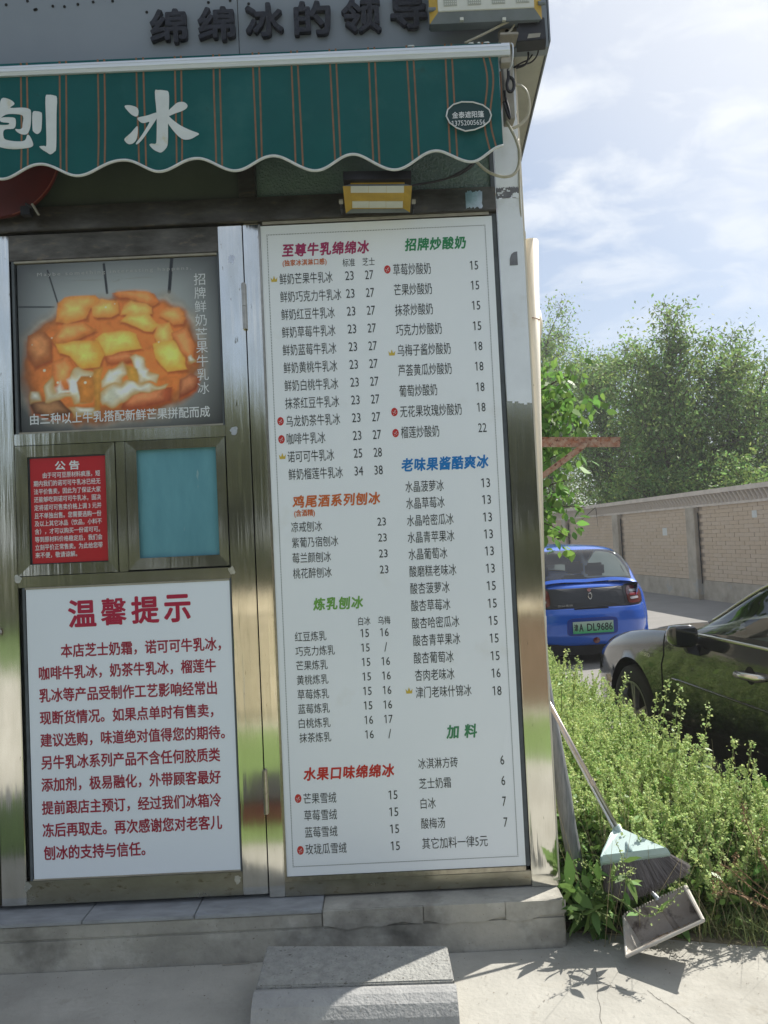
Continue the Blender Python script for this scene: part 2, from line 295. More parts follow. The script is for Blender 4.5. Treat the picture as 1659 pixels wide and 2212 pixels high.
# ------------------------------------------------------------------ lettering (flat print / cut letters built from the built-in font)
TEXTQ = []
def text(s, u0, u1, v, h, m, parent, name='text_line', bold=0.0, shear=0.0, y=YF, depth=0.0, spacing=1.0, rot=0.0, body=None, frame=None):
    c = bpy.data.curves.new(name, 'FONT'); c.body = s.replace('莓', '每'); c.resolution_u = 2; c.size = 1.0; c.shear = shear; c.space_character = spacing
    o = bpy.data.objects.new('tmp', c); C.objects.link(o)
    TEXTQ.append((o, u0, u1, v, h, m, parent, name, y, depth, frame, bold, s))
def flush_text():
    dg = bpy.context.evaluated_depsgraph_get(); dg.update()
    for (o, u0, u1, v, h, m, parent, name, y, depth, frame, bold, st0) in TEXTQ:
        me = bpy.data.meshes.new_from_object(o.evaluated_get(dg))
        co = np.empty(len(me.vertices)*3); me.vertices.foreach_get('co', co); co = co.reshape(-1, 3)
        polys = [tuple(p.vertices) for p in me.polygons]
        def addp(q_):
            nonlocal_co[0] = np.concatenate([nonlocal_co[0], np.array([(a, b, 0.0) for a, b in q_])]); polys.append(tuple(range(len(nonlocal_co[0])-len(q_), len(nonlocal_co[0]))))
        nonlocal_co = [co]
        for ci, ch in enumerate(st0):      # the grass head over the lower half of the character is built by hand
            if ch == '莓':
                cell = (co[:, 0] > ci) & (co[:, 0] < ci+1); co[cell, 1] = -0.08+(co[cell, 1]+0.08)*0.80
                for q_ in ([(.05, .70), (.95, .70), (.95, .765), (.05, .765)], [(.27, .645), (.345, .645), (.345, .84), (.27, .84)], [(.655, .645), (.73, .645), (.73, .84), (.655, .84)]): addp([(a+ci, b) for a, b in q_])
        if st0.isdigit() and st0[0] == '1':  # the flag of the figure one
            x1_ = co[:, 0].min(); w1_ = 0.10; addp([(x1_-0.15, .53), (x1_-0.15, .61), (x1_+0.02, .69), (x1_+w1_, .69), (x1_+0.01, .60)])
        co = nonlocal_co[0]
        mn, mx = co.min(0), co.max(0)
        if frame is None:      # measured on the shop front: centre point, width and height in metres
            c0 = P3((u0+u1)/2, v, y); k = y/FPX*0.9985
            wd, ht = (u1-u0)*k, h*k
            X = c0.x+((co[:, 0]-mn[0])/(mx[0]-mn[0])-0.5)*wd; Z = c0.z+((co[:, 1]-mn[1])/(mx[1]-mn[1])-0.5)*ht
            V = np.stack([X, np.full_like(X, y), Z], 1); nrm = np.array([0, -1, 0.])
        else:                  # frame = (origin centre, right vec, up vec, width, height)
            oc, rv, uv, wd, ht = frame; oc, rv, uv = map(np.array, (oc, rv, uv)); nrm = np.cross(rv, uv)
            a = ((co[:, 0]-mn[0])/(mx[0]-mn[0])-0.5)*wd; b_ = ((co[:, 1]-mn[1])/(mx[1]-mn[1])-0.5)*ht
            V = oc+a[:, None]*rv+b_[:, None]*uv
        if depth:
            # extrude outwards: front cap + side walls from boundary edges
            from collections import Counter
            ec = Counter()
            for p in polys:
                for i in range(len(p)): ec[tuple(sorted((p[i], p[(i+1) % len(p)])))] += 1
            n = len(V); side = []
            for p in polys:
                for i in range(len(p)):
                    a1, b1 = p[i], p[(i+1) % len(p)]
                    if ec[tuple(sorted((a1, b1)))] == 1: side.append((a1, b1, b1+n, a1+n))
            V = np.concatenate([V, V+nrm*depth]); polys = [tuple(i+n for i in p) for p in polys]+side
        if bold:
            em = ht/max(mx[1]-mn[1], 0.3)*bold; rx = np.array([1, 0, 0.]) if frame is None else rv; rz = np.array([0, 0, 1.]) if frame is None else uv
            st_ = 0.00012 if depth else 0.00004; n = len(V); Vs_ = []; Ps_ = []
            for q_, (a_, b_) in enumerate([(0, 0), (1, 0), (-1, 0), (0, 1), (0, -1), (.7, .7), (-.7, .7), (.7, -.7), (-.7, -.7)]):
                Vs_.append(V+em*(a_*rx+b_*rz)+nrm*st_*(8-q_)); Ps_ += [tuple(i+n*q_ for i in p) for p in polys]
            V = np.concatenate(Vs_); polys = Ps_
        meshobj(name, V, polys, m, parent, off=frame is None)
        cu = o.data; bpy.data.objects.remove(o); bpy.data.curves.remove(cu); bpy.data.meshes.remove(me)
    TEXTQ.clear()

# ------------------------------------------------------------------ SETTING: ground
def sheet(name, pts, z, m, t=0.05):
    o = MB().prism([(x, y, z-t) for x, y in pts], (0, 0, t)).build(name, m); tag(o, kind='structure'); return o
gr = meshobj('ground', [(-150, -150, -0.30), (150, -150, -0.30), (150, 150, -0.30), (-150, 150, -0.30)], [(0, 1, 2, 3)], BACKG); tag(gr, kind='structure')
def subd_sheet(name, pts, z, m, cuts):
    return sheet(name, pts, z, m)
pav = sheet('pavement', [(-7, 2.54), (0.20, 2.54), (0.46, 2.549), (0.66, 2.556), (0.70, 2.53), (0.70, 0.8), (4.2, 0.8), (4.2, 3.35), (1.62, 3.35), (0.62, 4.6), (0.62, 3.03), (-7, 3.03)], 0.0, PAVE, 0.29)
soil = sheet('soil_strip', [(0.62, 3.16), (1.32, 2.98), (2.2, 2.86), (2.2, 4.0), (1.62, 5.0), (1.3, 8.7), (0.62, 8.7)], 0.006, SOIL, 0.29)
rx_ = [(3.6, 1.66, 9.5), (6.4, 1.70, 9.5), (8.7, 1.35, 9.3), (34.0, -4.0, 5.5)]
rv_ = []; zr = [-0.24, -0.24, 0.0, 0.0]
for (y, xa, xb), z in zip(rx_, zr): rv_ += [(xa, y, z), (xb, y, z), (xa, y, z-0.07), (xb, y, z-0.07)]
rf_ = []
for i in range(3):
    o = i*4; rf_ += [(o, o+1, o+5, o+4), (o+2, o+6, o+7, o+3), (o, o+4, o+6, o+2), (o+1, o+3, o+7, o+5)]
road = meshobj('road', rv_, rf_+[(0, 2, 3, 1), (12, 13, 15, 14)], ROAD); tag(road, kind='structure')
lane = sheet('lane', [(2.25, 3.6), (1.66, 3.6), (1.66, 3.36), (4.21, 3.36), (4.21, 0.0), (9.5, 0.0), (9.5, 3.6)], -0.24, ROAD, 0.05)
lane2 = sheet('lane_far', [(-4, 8.71), (1.34, 8.71), (-4, 34.0)], 0.0, ROAD, 0.05)
flp = sheet('front_pavement', [(-7, -6), (7, -6), (7, 0.79), (0.70, 0.79), (0.70, 2.60), (-7, 2.60)], -0.055, PAVE, 0.24)
# cracks in the pale apron, and a painted contact shadow
def crack_shade_line(pts, wd, parent, z):
    mb = MB()
    for (x0, y0), (x1, y1) in zip(pts[:-1], pts[1:]):
        d = Vector((x1-x0, y1-y0, 0)).normalized(); n = Vector((-d.y, d.x, 0))*wd/2*random.uniform(0.5, 1.4)
        a, b = Vector((x0, y0, z)), Vector((x1, y1, z)); mb.add([a-n, b-n, b+n, a+n], [(0, 1, 2, 3)])
    return mb.build('crack_shade', CRACK_SHADE, parent)
def wander(p, q, n, amp):
    out = []
    for i in range(n+1):
        t = i/n; j = 0 if i in (0, n) else amp
        out.append((p[0]+(q[0]-p[0])*t+random.uniform(-j, j), p[1]+(q[1]-p[1])*t+random.uniform(-j, j)))
    return out
def gp(u, v, z=0): q = G3(u, v, z); return (q.x, q.y)
crack_shade_line(wander(gp(1398, 2140), gp(1500, 2212), 18, 0.004), 0.0016, pav, 0.0015)
crack_shade_line(wander(gp(1285, 2090), gp(1300, 2212), 12, 0.004), 0.0010, pav, 0.0015)
crack_shade_line(wander(gp(1300, 2126), gp(1398, 2150), 12, 0.006), 0.0015, pav, 0.0015)
crack_shade_line(wander(gp(0, 2093), gp(575, 2071), 26, 0.003), 0.006, pav, 0.0015)  # no crack: contact shadow painted as a dark line along the plinth foot

# ------------------------------------------------------------------ SHOP BUILDING
shop = thing('shop_building', 'small ice shop with stainless steel front, grey name fascia and concrete plinth', 'shop', (-0.5, 3.2, 0.0))
ZP = 0.181
# plinth, mortar cap
MB().box(-7, 0.637, 3.038, 3.60, -0.05, 0.118).build('plinth', CONC, shop, bevel=0.006)
MB().box(-7, -0.3045, 3.0385, 3.30, 0.1185, 0.1715).build('plinth_top', CONC, shop, bevel=0.003)
MB().box(-0.303, 0.6365, 3.0385, 3.30, 0.1185, ZP-0.0005).build('plinth_top', CONC, shop, bevel=0.004)
for (xa, xb) in ((-0.301, 0.086), (0.0895, 0.404), (0.407, 0.640)):
    top_ = [(xa, ZP), (xb, ZP)]; n_ = int((xb-xa)/0.012); bot_ = [(xb-(xb-xa)*k/n_, 0.117+0.006*math.sin(k*0.21+xa*20)+0.004*math.sin(k*0.53+xa*7)+random.uniform(-0.0012, 0.0012)+(0.010 if xb > 0.5 and k < 9 else 0)) for k in range(n_+1)]
    lft = [(xa+random.uniform(-0.0015, 0.0015), 0.116+(ZP-0.116)*k/5) for k in range(1, 5)]
    MB().prism([(x, 3.0305+(0.002 if xa > 0 else 0), z) for x, z in top_+bot_+lft], (0, 0.0075, 0)).build('mortar_cap', CONC, shop)
# marble sill tiles left
xs = [-7, -2.55, -1.86, -1.235, -0.80, -0.303]
for i in range(5):
    MB().box(xs[i]+0.0015, xs[i+1]-0.0015, 3.0345, 3.30, 0.1725, 0.186).build('sill_tile', TILEM, shop, bevel=0.002)
MB().box(-7, 0.534, 3.20, 3.30, ZP+0.006, 4.4).build('core_wall', DARK, shop)
MB().box(-7, 0.600, 3.31, 7.6, -0.05, 4.4).build('side_wall', WALLB, shop)
# fascia with soffit
MB().box(-7, P3(515, 60, 3.09).x-0.0015, 3.09, 3.148, 3.60, 4.75).build('fascia_panel', FASC, shop)
fas = MB().box(P3(515, 60, 3.09).x+0.0015, 0.775, 3.09, 3.148, 3.60, 4.75).build('fascia_panel', FASC, shop)
MB().prism([(0.645, 3.15, 3.64), (0.780, 3.15, 3.64), (0.95, 5.9, 3.64), (0.645, 5.9, 3.64)], (0, 0, 0.6)).build('soffit', SOFF, shop)
MB().hexa([(0.781, 3.10, 3.632), (0.787, 3.10, 3.632), (0.957, 5.9, 3.632), (0.951, 5.9, 3.632), (0.781, 3.10, 4.7), (0.787, 3.10, 4.7), (0.957, 5.9, 4.7), (0.951, 5.9, 4.7)]).build('fascia_return', FASC, shop)
hm = MB()
for u, v in [(13, 10), (59, 2), (75, 21), (114, 13), (139, 14), (168, 9), (201, 4), (243, 2), (317, 26), (450, 5), (497, 1), (537, 8), (78, 20)]:
    p = P3(u, v, 3.088); hm.lathe((p.x, 3.0885, p.z), (0, -1, 0), [(0.0001, 0.001), (0.006, 0.001), (0.006, -0.001)], 8)
tag(hm.build('screw_hole', DARK, shop), kind='stuff')
# raised letters of the fascia
for ch, u0, u1, v in [('绵', 328, 405, 63), ('绵', 430.5, 508, 58), ('冰', 533, 612, 49.5), ('的', 637, 714, 45.5), ('领', 739, 822, 40), ('导', 844, 921, 32), ('者', 950, 1022, 26)]:
    text(ch, u0, u1, v, 72, LETTER, fas if u0 > 515 else shop.children[-1] if False else shop, 'letter', bold=0.030, y=3.088, depth=0.022)
# beams, mullion and transoms
xA, xB = -3.2, 0.534
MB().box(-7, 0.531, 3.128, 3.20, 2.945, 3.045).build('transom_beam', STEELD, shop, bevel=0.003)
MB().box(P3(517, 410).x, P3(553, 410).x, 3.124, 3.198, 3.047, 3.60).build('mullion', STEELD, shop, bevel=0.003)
MB().box(-7, P3(517, 410).x-0.002, 3.160, 3.199, 3.047, 3.59).build('transom_pane', TGL, shop)
MB().box(P3(553, 410).x+0.002, 0.515, 3.160, 3.199, 3.047, 3.59).build('transom_pane', TGR, shop)
MB().box(0.516, 0.533, 3.150, 3.199, 3.047, 3.60).build('gasket', RUBBER, shop)
MB().box(-0.44, 0.50, 3.139, 3.146, 2.934, 2.944).build('trim_strip', GALV, shop)
# corner column: steel below, scuffed film above
col = MB().box(0.534, 0.641, 3.149, 3.30, ZP+0.001, 3.60).build('corner_column', STEEL, shop, bevel=0.003)
zt = P3(1110, 872).z
pts = [(0.5365, zt+0.012)]
x = 0.5365
while x < 0.632:
    x2 = min(x+random.uniform(0.004, 0.016), 0.6385); z = zt+random.uniform(-0.006, 0.012); pts += [(x, z), (x2, z)]; x = x2
pts = [(0.5365, 3.00)]+pts[1:]+[(0.6385, zt), (0.6385, 3.00)]
pp = [(a, 3.1475, b) for a, b in pts]
MB().prism(pp, (0, 0.001, 0)).build('protective_film', FILM, shop)
MB().box(0.5365, 0.6385, 3.1468, 3.1482, 3.045, 3.58).build('protective_film', FILM, shop)
def ragged(x0, x1, z0, z1, amp, m, nm, y=3.1455):
    n_ = 14; q_ = [(x0+(x1-x0)*k/n_, z0+random.uniform(-amp, amp)) for k in range(n_+1)]+[(x1+random.uniform(-amp, 0), z0+(z1-z0)*k/4) for k in (1, 2, 3)]+[(x1-(x1-x0)*k/n_, z1+random.uniform(-amp, amp)) for k in range(n_+1)]
    return MB().prism([(min(a, 0.640), y, b) for a, b in q_], (0, 0.0008, 0)).build(nm, m, shop)
ragged(0.537, 0.600, 3.002, 3.043, 0.004, FILMD, 'torn_film_band'); ragged(0.585, 0.636, 3.016, 3.044, 0.006, FILMD, 'torn_film_band', 3.1452); ragged(0.604, 0.638, 3.0, 3.02, 0.004, FILM, 'torn_film_scrap', 3.1449)
for _ in range(9):
    x_, z_ = random.uniform(0.540, 0.585), random.uniform(3.006, 3.038); ragged(x_, x_+random.uniform(0.004, 0.012), z_, z_+random.uniform(0.003, 0.008), 0.001, FILM, 'torn_film_scrap', 3.1446)
ragged(0.405, 0.475, 2.958, 3.026, 0.005, WELD, 'film_remnant', 3.1262)
pr = [P3(u, v) for u, v in [(1101, 574), (1101, 560), (1104, 550), (1110, 545), (1117, 543.5), (1118.5, 573)]]
MB().prism([(min(q.x, 0.637), 3.1462, q.z) for q in pr], (0, 0.001, 0)).build('torn_film_patch', FILMD, shop)
MB().box(0.6425, 0.650, 3.16, 3.30, 0.2, 3.6).build('corner_seal', PVC, shop)

# ---- fixed right panel frame
mT = rect((560, 490), (1058, 465), (1140, 1870), (622, 1893)); mx0, mx1, mz0, mz1 = mT
sx = -0.5255
MB().box(sx+0.002, mx0-0.010, 3.149, 3.20, 0.190, 2.943).build('stile', STEEL, shop, bevel=0.003)
MB().box(mx0-0.009, mx0-0.0005, 3.1455, 3.20, mz0-0.006, mz1+0.006).build('board_channel', HINGE, shop, bevel=0.001)
MB().box(mx1+0.0005, 0.532, 3.158, 3.20, mz0-0.006, 2.943).build('board_channel', RUBBER, shop)
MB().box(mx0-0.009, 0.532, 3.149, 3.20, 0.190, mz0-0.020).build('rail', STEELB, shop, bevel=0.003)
MB().box(mx0-0.009, mx1, 3.1460, 3.20, mz0-0.019, mz0-0.0015).build('board_channel', HINGE, shop, bevel=0.001)
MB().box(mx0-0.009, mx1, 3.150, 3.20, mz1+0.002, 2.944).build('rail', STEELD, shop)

# ---- door leaf
door = bpy.data.objects.new('door', None); C.objects.link(door); door.parent = shop; door.location = Vector((-1.06, 3.17, 0.19))-shop.location
DX0, DX1, DZ0, DZ1 = -1.600, sx-0.003, 0.205, 2.940
pO = rect((22, 565), (470, 545), (485, 915), (35, 940))          # poster opening
lC = rect((31.8, 965), (248.5, 954), (256, 1235), (39, 1246.4)); rC = rect((270, 953.5), (485, 943), (497, 1222.5), (278.6, 1231.7))
bO = rect((46, 1271), (500, 1249), (521, 1884), (66, 1903))
xs0, xs1 = min(pO[0], lC[0])-0.002, max(pO[1], rC[1])+0.002
def sbox(name, x0, x1, z0, z1, y0=3.149, y1=3.195, m=STEEL, bv=0.0025, par=None): return MB().box(x0, x1, y0, y1, z0, z1).build(name, m, par or door, bevel=bv)
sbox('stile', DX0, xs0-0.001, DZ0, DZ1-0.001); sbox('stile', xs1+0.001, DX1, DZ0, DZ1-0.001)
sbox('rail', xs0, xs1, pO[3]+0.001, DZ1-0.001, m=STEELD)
sbox('rail', xs0, xs1, lC[3]+0.002, pO[2]-0.001)
sbox('rail', lC[1]+0.002, rC[0]-0.002, lC[2], lC[3])
sbox('rail', xs0, xs1, bO[3]+0.001, lC[2]-0.002)
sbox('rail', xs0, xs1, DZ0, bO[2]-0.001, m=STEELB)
# thin glazing beads round the poster and the big board
for (a, b, c, d) in (pO, bO):
    for r_ in ((a, a+0.011, c, d), (b-0.006, b, c, d), (a+0.0112, b-0.0062, c, c+0.006), (a+0.0112, b-0.0062, d-0.008, d)):
        sbox('glazing_bead', *r_, y0=3.1525, y1=3.19, m=RUBBER if r_[1]-r_[0] < 0.02 else GALV, bv=0)
def casement(r, opening, pane_mat, name):
    x0, x1, z0, z1 = r; a, b, c, d = opening; g = 0.0012
    fr = MB()
    def hx(p): fr.hexa(p)
    yo, yi, yb = 3.1475, 3.1488, 3.192
    def mitre(p0, p1, q1, q0):   # outer edge p0-p1, inner q0-q1 in (x,z)
        hx([(p0[0], yb, p0[1]), (p1[0], yb, p1[1]), (q1[0], yb, q1[1]), (q0[0], yb, q0[1]), (p0[0], yo, p0[1]), (p1[0], yo, p1[1]), (q1[0], yi, q1[1]), (q0[0], yi, q0[1])])
    O = [(x0+g, z0+g), (x1-g, z0+g), (x1-g, z1-g), (x0+g, z1-g)]; I = [(a, c), (b, c), (b, d), (a, d)]
    for k in range(4): mitre(O[k], O[(k+1) % 4], I[(k+1) % 4], I[k])
    f = fr.build('casement', STEEL, door)
    MB().box(a, b, 3.164, 3.170, c, d).build('pane', pane_mat, f)
    return f
lOp = rect((58.8, 988), (227, 980), (234, 1213), (65, 1220)); rOp = rect((294, 973), (465, 965), (475, 1198.5), (302.5, 1205.4))
casement(lC, lOp, RUBBER, 'l'); casement(rC, rOp, TEAL, 'r')
MB().box(DX0, DX1, 3.196, 3.199, DZ0, DZ1).build('back_sheet', RUBBER, door)
# weld patches
for u, v in [(505, 930), (500, 1232), (38, 1250), (513, 1900), (60, 1915), (500, 560)]:
    p = P3(u, v); wm = MB(); q = []
    for k in range(14):
        a = k*2*math.pi/14; r = random.uniform(0.010, 0.018); q.append((p.x+math.cos(a)*r, 3.1484, p.z+math.sin(a)*r*1.2))
    wm.prism(q, (0, 0.0008, 0)); wm.build('weld_patch', WELD, door)
for (u, v0, v1) in [(527.5, 614, 712), (573, 1664, 1757)]:
    a, b = P3(u-1, v0), P3(u+1, v1); m_ = (a.z+b.z)/2
    h = MB().tube([(a.x, 3.142, a.z), (a.x, 3.142, m_+0.001)], 0.0095, 12).tube([(a.x, 3.142, m_-0.001), (a.x, 3.142, b.z)], 0.0095, 12).tube([(a.x, 3.142, a.z+0.004), (a.x, 3.142, a.z)], 0.006, 8).build('hinge', HINGE, door)
# vertical pull handle with stand-offs, mostly cut by the frame
hx_ = -1.655
hb = MB().tube([(hx_, 3.06, P3(0, 980).z+0.1), (hx_, 3.06, P3(4, 1441).z)], 0.019, 14).build('door_handle', HINGE, door, smooth=True)
for v in (1088, 1365):
    z = P3(15, v).z; MB().tube([(hx_+0.01, 3.064, z), (-1.600, 3.10, z), (-1.577, 3.147, z)], [0.010, 0.011, 0.014], 10).tube([(-1.612, 3.09, z), (-1.603, 3.10, z)], 0.016, 12).build('standoff', HINGE, hb)
MB().box(-1.603-0.9, DX0-0.004, 3.150, 3.195, 0.205, 2.94).build('left_leaf', STEELD, shop, bevel=0.003)

# ------------------------------------------------------------------ MENU BOARD
menu = thing('menu_board', 'tall white menu board listing shaved ice flavours and prices in steel frame', 'menu board', ((mx0+mx1)/2, 3.15, mz0))
MB().box(mx0, mx1, 3.1500, 3.1570, mz0, mz1).build('panel', BOARD, menu)
YM = 3.1490
def T(s, u0, u1, v, h, m=INK, nm='menu_line', **k): text(s, u0, u1, v, h, m, menu, nm, y=YM, **k)
H = dict(nm='heading', bold=0.030, shear=0.12, spacing=1.12)
T('至尊牛乳绵绵冰', 608, 798, 537, 28, MAG, **H); T('（独家冰淇淋口感）'.replace('（', '(').replace('）', ')'), 609.8, 706, 567.5, 16, ORA, nm='heading', bold=0.02, spacing=1.1)
T('标准', 739.7, 767, 567, 18); T('芝士', 782.6, 809.6, 565, 17.5)
rows = [('鲜奶芒果牛乳冰', 603, 719), ('鲜奶巧克力牛乳冰', 604.5, 738), ('鲜奶红豆牛乳冰', 607, 723.6), ('鲜奶草莓牛乳冰', 608.4, 725), ('鲜奶蓝莓牛乳冰', 610, 727), ('鲜奶黄桃牛乳冰', 612, 729),
        ('鲜奶白桃牛乳冰', 614, 731), ('抹茶红豆牛乳冰', 615.5, 733), ('乌龙奶茶牛乳冰', 617.5, 735), ('咖啡牛乳冰', 619, 703), ('诺可可牛乳冰', 621, 722), ('鲜奶榴莲牛乳冰', 623, 741)]
for k, (s, a, b) in enumerate(rows):
    T(s, a, b, 600.7+38.35*k-(b-a-116)*0.02, 25)
    p, q = [('23', '27')]*10+[('25', '28')]+[('34', '38')] if False else (('23', '27') if k < 10 else ('25', '28') if k == 10 else ('34', '38'))
    T(p, 745.5+1.85*k, 764+1.85*k, 595.4+38.35*k, 20, nm='price'); T(q, 788.5+1.85*k, 806.5+1.85*k, 593.4+38.35*k, 20, nm='price')
T('鸡尾酒系列刨冰', 632, 821, 1080, 26, ORA, **H); T('(含酒精)', 635.5, 680, 1109, 17, ORA, nm='heading', bold=0.02)
for k, (s, a, b) in enumerate([('凉戒刨冰', 629, 695.5), ('紫葡乃宿刨冰', 630.7, 730.7), ('莓兰颜刨冰', 631.6, 715), ('桃花醉刨冰', 633, 716.6)]):
    T(s, a, b, 1137.5+33.4*k-(b-a-66)*0.02, 22.5); T('23', 815+1.8*k, 833.6+1.8*k, 1126.7+34.4*k, 17.5, nm='price')
T('炼乳刨冰', 677, 783.4, 1303, 26, LIME, **H); T('白冰', 774, 800, 1341.6, 18); T('乌梅', 816.6, 843, 1339.6, 18)
for k, (s, b) in enumerate([('红豆炼乳', 704.7), ('巧克力炼乳', 722.9), ('芒果炼乳', 707.5), ('黄桃炼乳', 709), ('草莓炼乳', 710.5), ('蓝莓炼乳', 712), ('白桃炼乳', 713.5), ('抹茶炼乳', 715)]):
    a = 637+1.45*k; T(s, a, b, 1374.4+31.2*k, 21)
    T(['15', '15', '15', '15', '15', '15', '16', '16'][k], 779+1.45*k, 797+1.45*k, 1367.6+31.25*k, 17.5, nm='price')
    s2 = ['16', '/', '16', '16', '16', '16', '17', '/'][k]
    if s2 == '/': T(s2, 828.6+1.45*k, 835+1.45*k, 1366+31.25*k, 20, nm='price')
    else: T(s2, 821.5+1.45*k, 839.5+1.45*k, 1365.6+31.25*k, 17.5, nm='price')
T('水果口味绵绵冰', 657, 850, 1668, 27, REDI, **H)
for k, (s, a, b) in enumerate([('芒果雪绒', 656, 726), ('草莓雪绒', 657.5, 727.5), ('蓝莓雪绒', 659, 728.5), ('玫珑瓜雪绒', 660.5, 748)]):
    T(s, a, b, 1724+36.3*k, 22.5); T('15', 839.5+1.7*k, 858.5+1.7*k, 1717+36.7*k, 18.5, nm='price')
T('招牌炒酸奶', 874, 1007, 526, 27, GRN, **H)
rr = [('草莓炒酸奶', 848.6, 931, 581, '15', 573), ('芒果炒酸奶', 850.6, 933.5, 624.6, '15', 616), ('抹茶炒酸奶', 852.7, 935.5, 668.3, '15', 659.5), ('巧克力炒酸奶', 854.7, 954.6, 710.8, '15', 703.6),
      ('乌梅子酱炒酸奶', 858, 974, 754.5, '18', 747.3), ('芦荟黄瓜炒酸奶', 859.6, 976, 798, '18', 791), ('葡萄炒酸奶', 862.3, 944.7, 843, '18', 835.6), ('无花果玫瑰炒酸奶', 863.7, 997.7, 886.3, '18', 879.5), ('榴莲炒酸奶', 866, 949, 932.4, '22', 923.6)]
for k, (s, a, b, v, p, pv) in enumerate(rr):
    T(s, a, b, v, 26); T(p, 1015+2.25*k, 1033+2.25*k, pv, 19.5, nm='price')
T('老味果酱酷爽冰', 867, 1055, 1000.5, 28, BLU, **H)
rr = [('水晶菠萝冰', 875.6, 958.7, 1050, '13', 1042.8), ('水晶草莓冰', 877.3, 960.5, 1085.9, '13', 1079), ('水晶哈密瓜冰', 879, 979.7, 1122.6, '13', 1116.7), ('水晶青苹果冰', 880.5, 981.5, 1159, '13', 1153.3),
      ('水晶葡萄冰', 882.4, 966, 1195.8, '13', 1190), ('酸磨糕老味冰', 884.4, 985.6, 1232.4, '13', 1227.5), ('酸杏菠萝冰', 886.3, 971, 1269.7, '15', 1265), ('酸杏草莓冰', 888.3, 972.5, 1306.8, '15', 1302.9),
      ('酸杏哈密瓜冰', 890, 992, 1343.9, '15', 1340.4), ('酸杏青苹果冰', 892.6, 994, 1381.4, '15', 1378.4), ('酸杏葡萄冰', 894, 979.7, 1419.7, '15', 1416.4), ('杏肉老味冰', 896.7, 981.3, 1457, '16', 1453.7), ('津门老味什锦冰', 898.4, 1018, 1493.3, '18', 1492)]
for k, (s, a, b, v, p, pv) in enumerate(rr):
    T(s, a, b, v, 24.5); T(p, 1039.7+2.05*k, 1058.6+2.05*k, pv, 19.5, nm='price')
T('加 料', 965, 1029, 1579.6, 28, GRND, **H)
for s, a, b, v, p, pa, pv in [('冰淇淋方砖', 904, 988.5, 1648, '6', 1080.8, 1641.6), ('芝士奶霜', 905.7, 973.6, 1691.4, '6', 1083, 1686), ('白冰', 908.7, 941, 1735, '7', 1085, 1731), ('酸梅汤', 910, 961, 1778, '7', 1088, 1776)]:
    T(s, a, b, v, 23); T(p, pa, pa+8.3, pv, 20, nm='price')
T('其它加料一律5元', 912.7, 1052.6, 1819, 24)
def disc(u, v, ru, rv, m, parent, y, name, n=20):
    c = P3(u, v, y); k = y/FPX; q = [(c.x+math.cos(i*2*math.pi/n)*ru*k, y, c.z+math.sin(i*2*math.pi/n)*rv*k) for i in range(n)]
    return meshobj(name, q, [tuple(range(n))], m, parent)
for u, v in [(606, 910), (608, 949), (836.7, 582), (852, 890), (854.5, 935.5), (644, 1725), (649, 1837)]:
    d = disc(u, v, 7.0, 9.2, REDI, menu, YM, 'round_stamp')
    c = P3(u, v, YM-0.0004); k = YM/FPX; mb = MB()
    for ax, az, bx, bz in [(-4, 1, -1, -2), (-1, -2, 1, 1), (1, 1, 3, 4), (1, -4, 4, -1), (-3, -4, -1, -6), (0, 3, 2, 1)]:
        mb.tube([(c.x+ax*k, c.y, c.z+az*k), (c.x+bx*k, c.y, c.z+bz*k)], 0.55*k, 4)
    mb.build('stamp_mark', INKW, d)
for u, v in [(592, 603), (610, 985.5), (846.5, 762), (883.7, 1492)]:
    c = P3(u, v, YM); k = YM/FPX
    q = [(-6, -6), (6, -6), (8, 3), (4, -1), (2.5, 6), (0, 0), (-2.5, 6), (-4, -1), (-8, 3)]
    q = [(-6, -6), (6, -6), (7.5, 4), (3.6, -1), (2.4, 0), (0, 7.5), (-2.4, 0), (-3.6, -1), (-7.5, 4)]
    o = meshobj('crown_mark', [(c.x+a*k, YM, c.z+b*k) for a, b in q], [tuple(range(len(q)))], GOLD, menu)
# dotted border
V = []
cs = [P3(575, 509.4, YM), P3(1043.8, 485, YM), P3(1122.5, 1849.8, YM), P3(635, 1872, YM)]
bx0, bx1, bz0, bz1 = (cs[0].x+cs[3].x)/2, (cs[1].x+cs[2].x)/2, (cs[2].z+cs[3].z)/2, (cs[0].z+cs[1].z)/2
def dots(p, q):
    n = int((Vector(q)-Vector(p)).length/0.0066); r = 0.0016
    for i in range(n):
        t = i/n; x = p[0]+(q[0]-p[0])*t; z = p[1]+(q[1]-p[1])*t
        V.append([(x-r, YM, z-r), (x+r, YM, z-r), (x+r, YM, z+r), (x-r, YM, z+r)])
for a, b in (((bx0, bz0), (bx1, bz0)), ((bx1, bz0), (bx1, bz1)), ((bx1, bz1), (bx0, bz1)), ((bx0, bz1), (bx0, bz0))): dots(a, b)
tag(fastquads('dotted_border', np.array(V), INK, menu), kind='stuff')

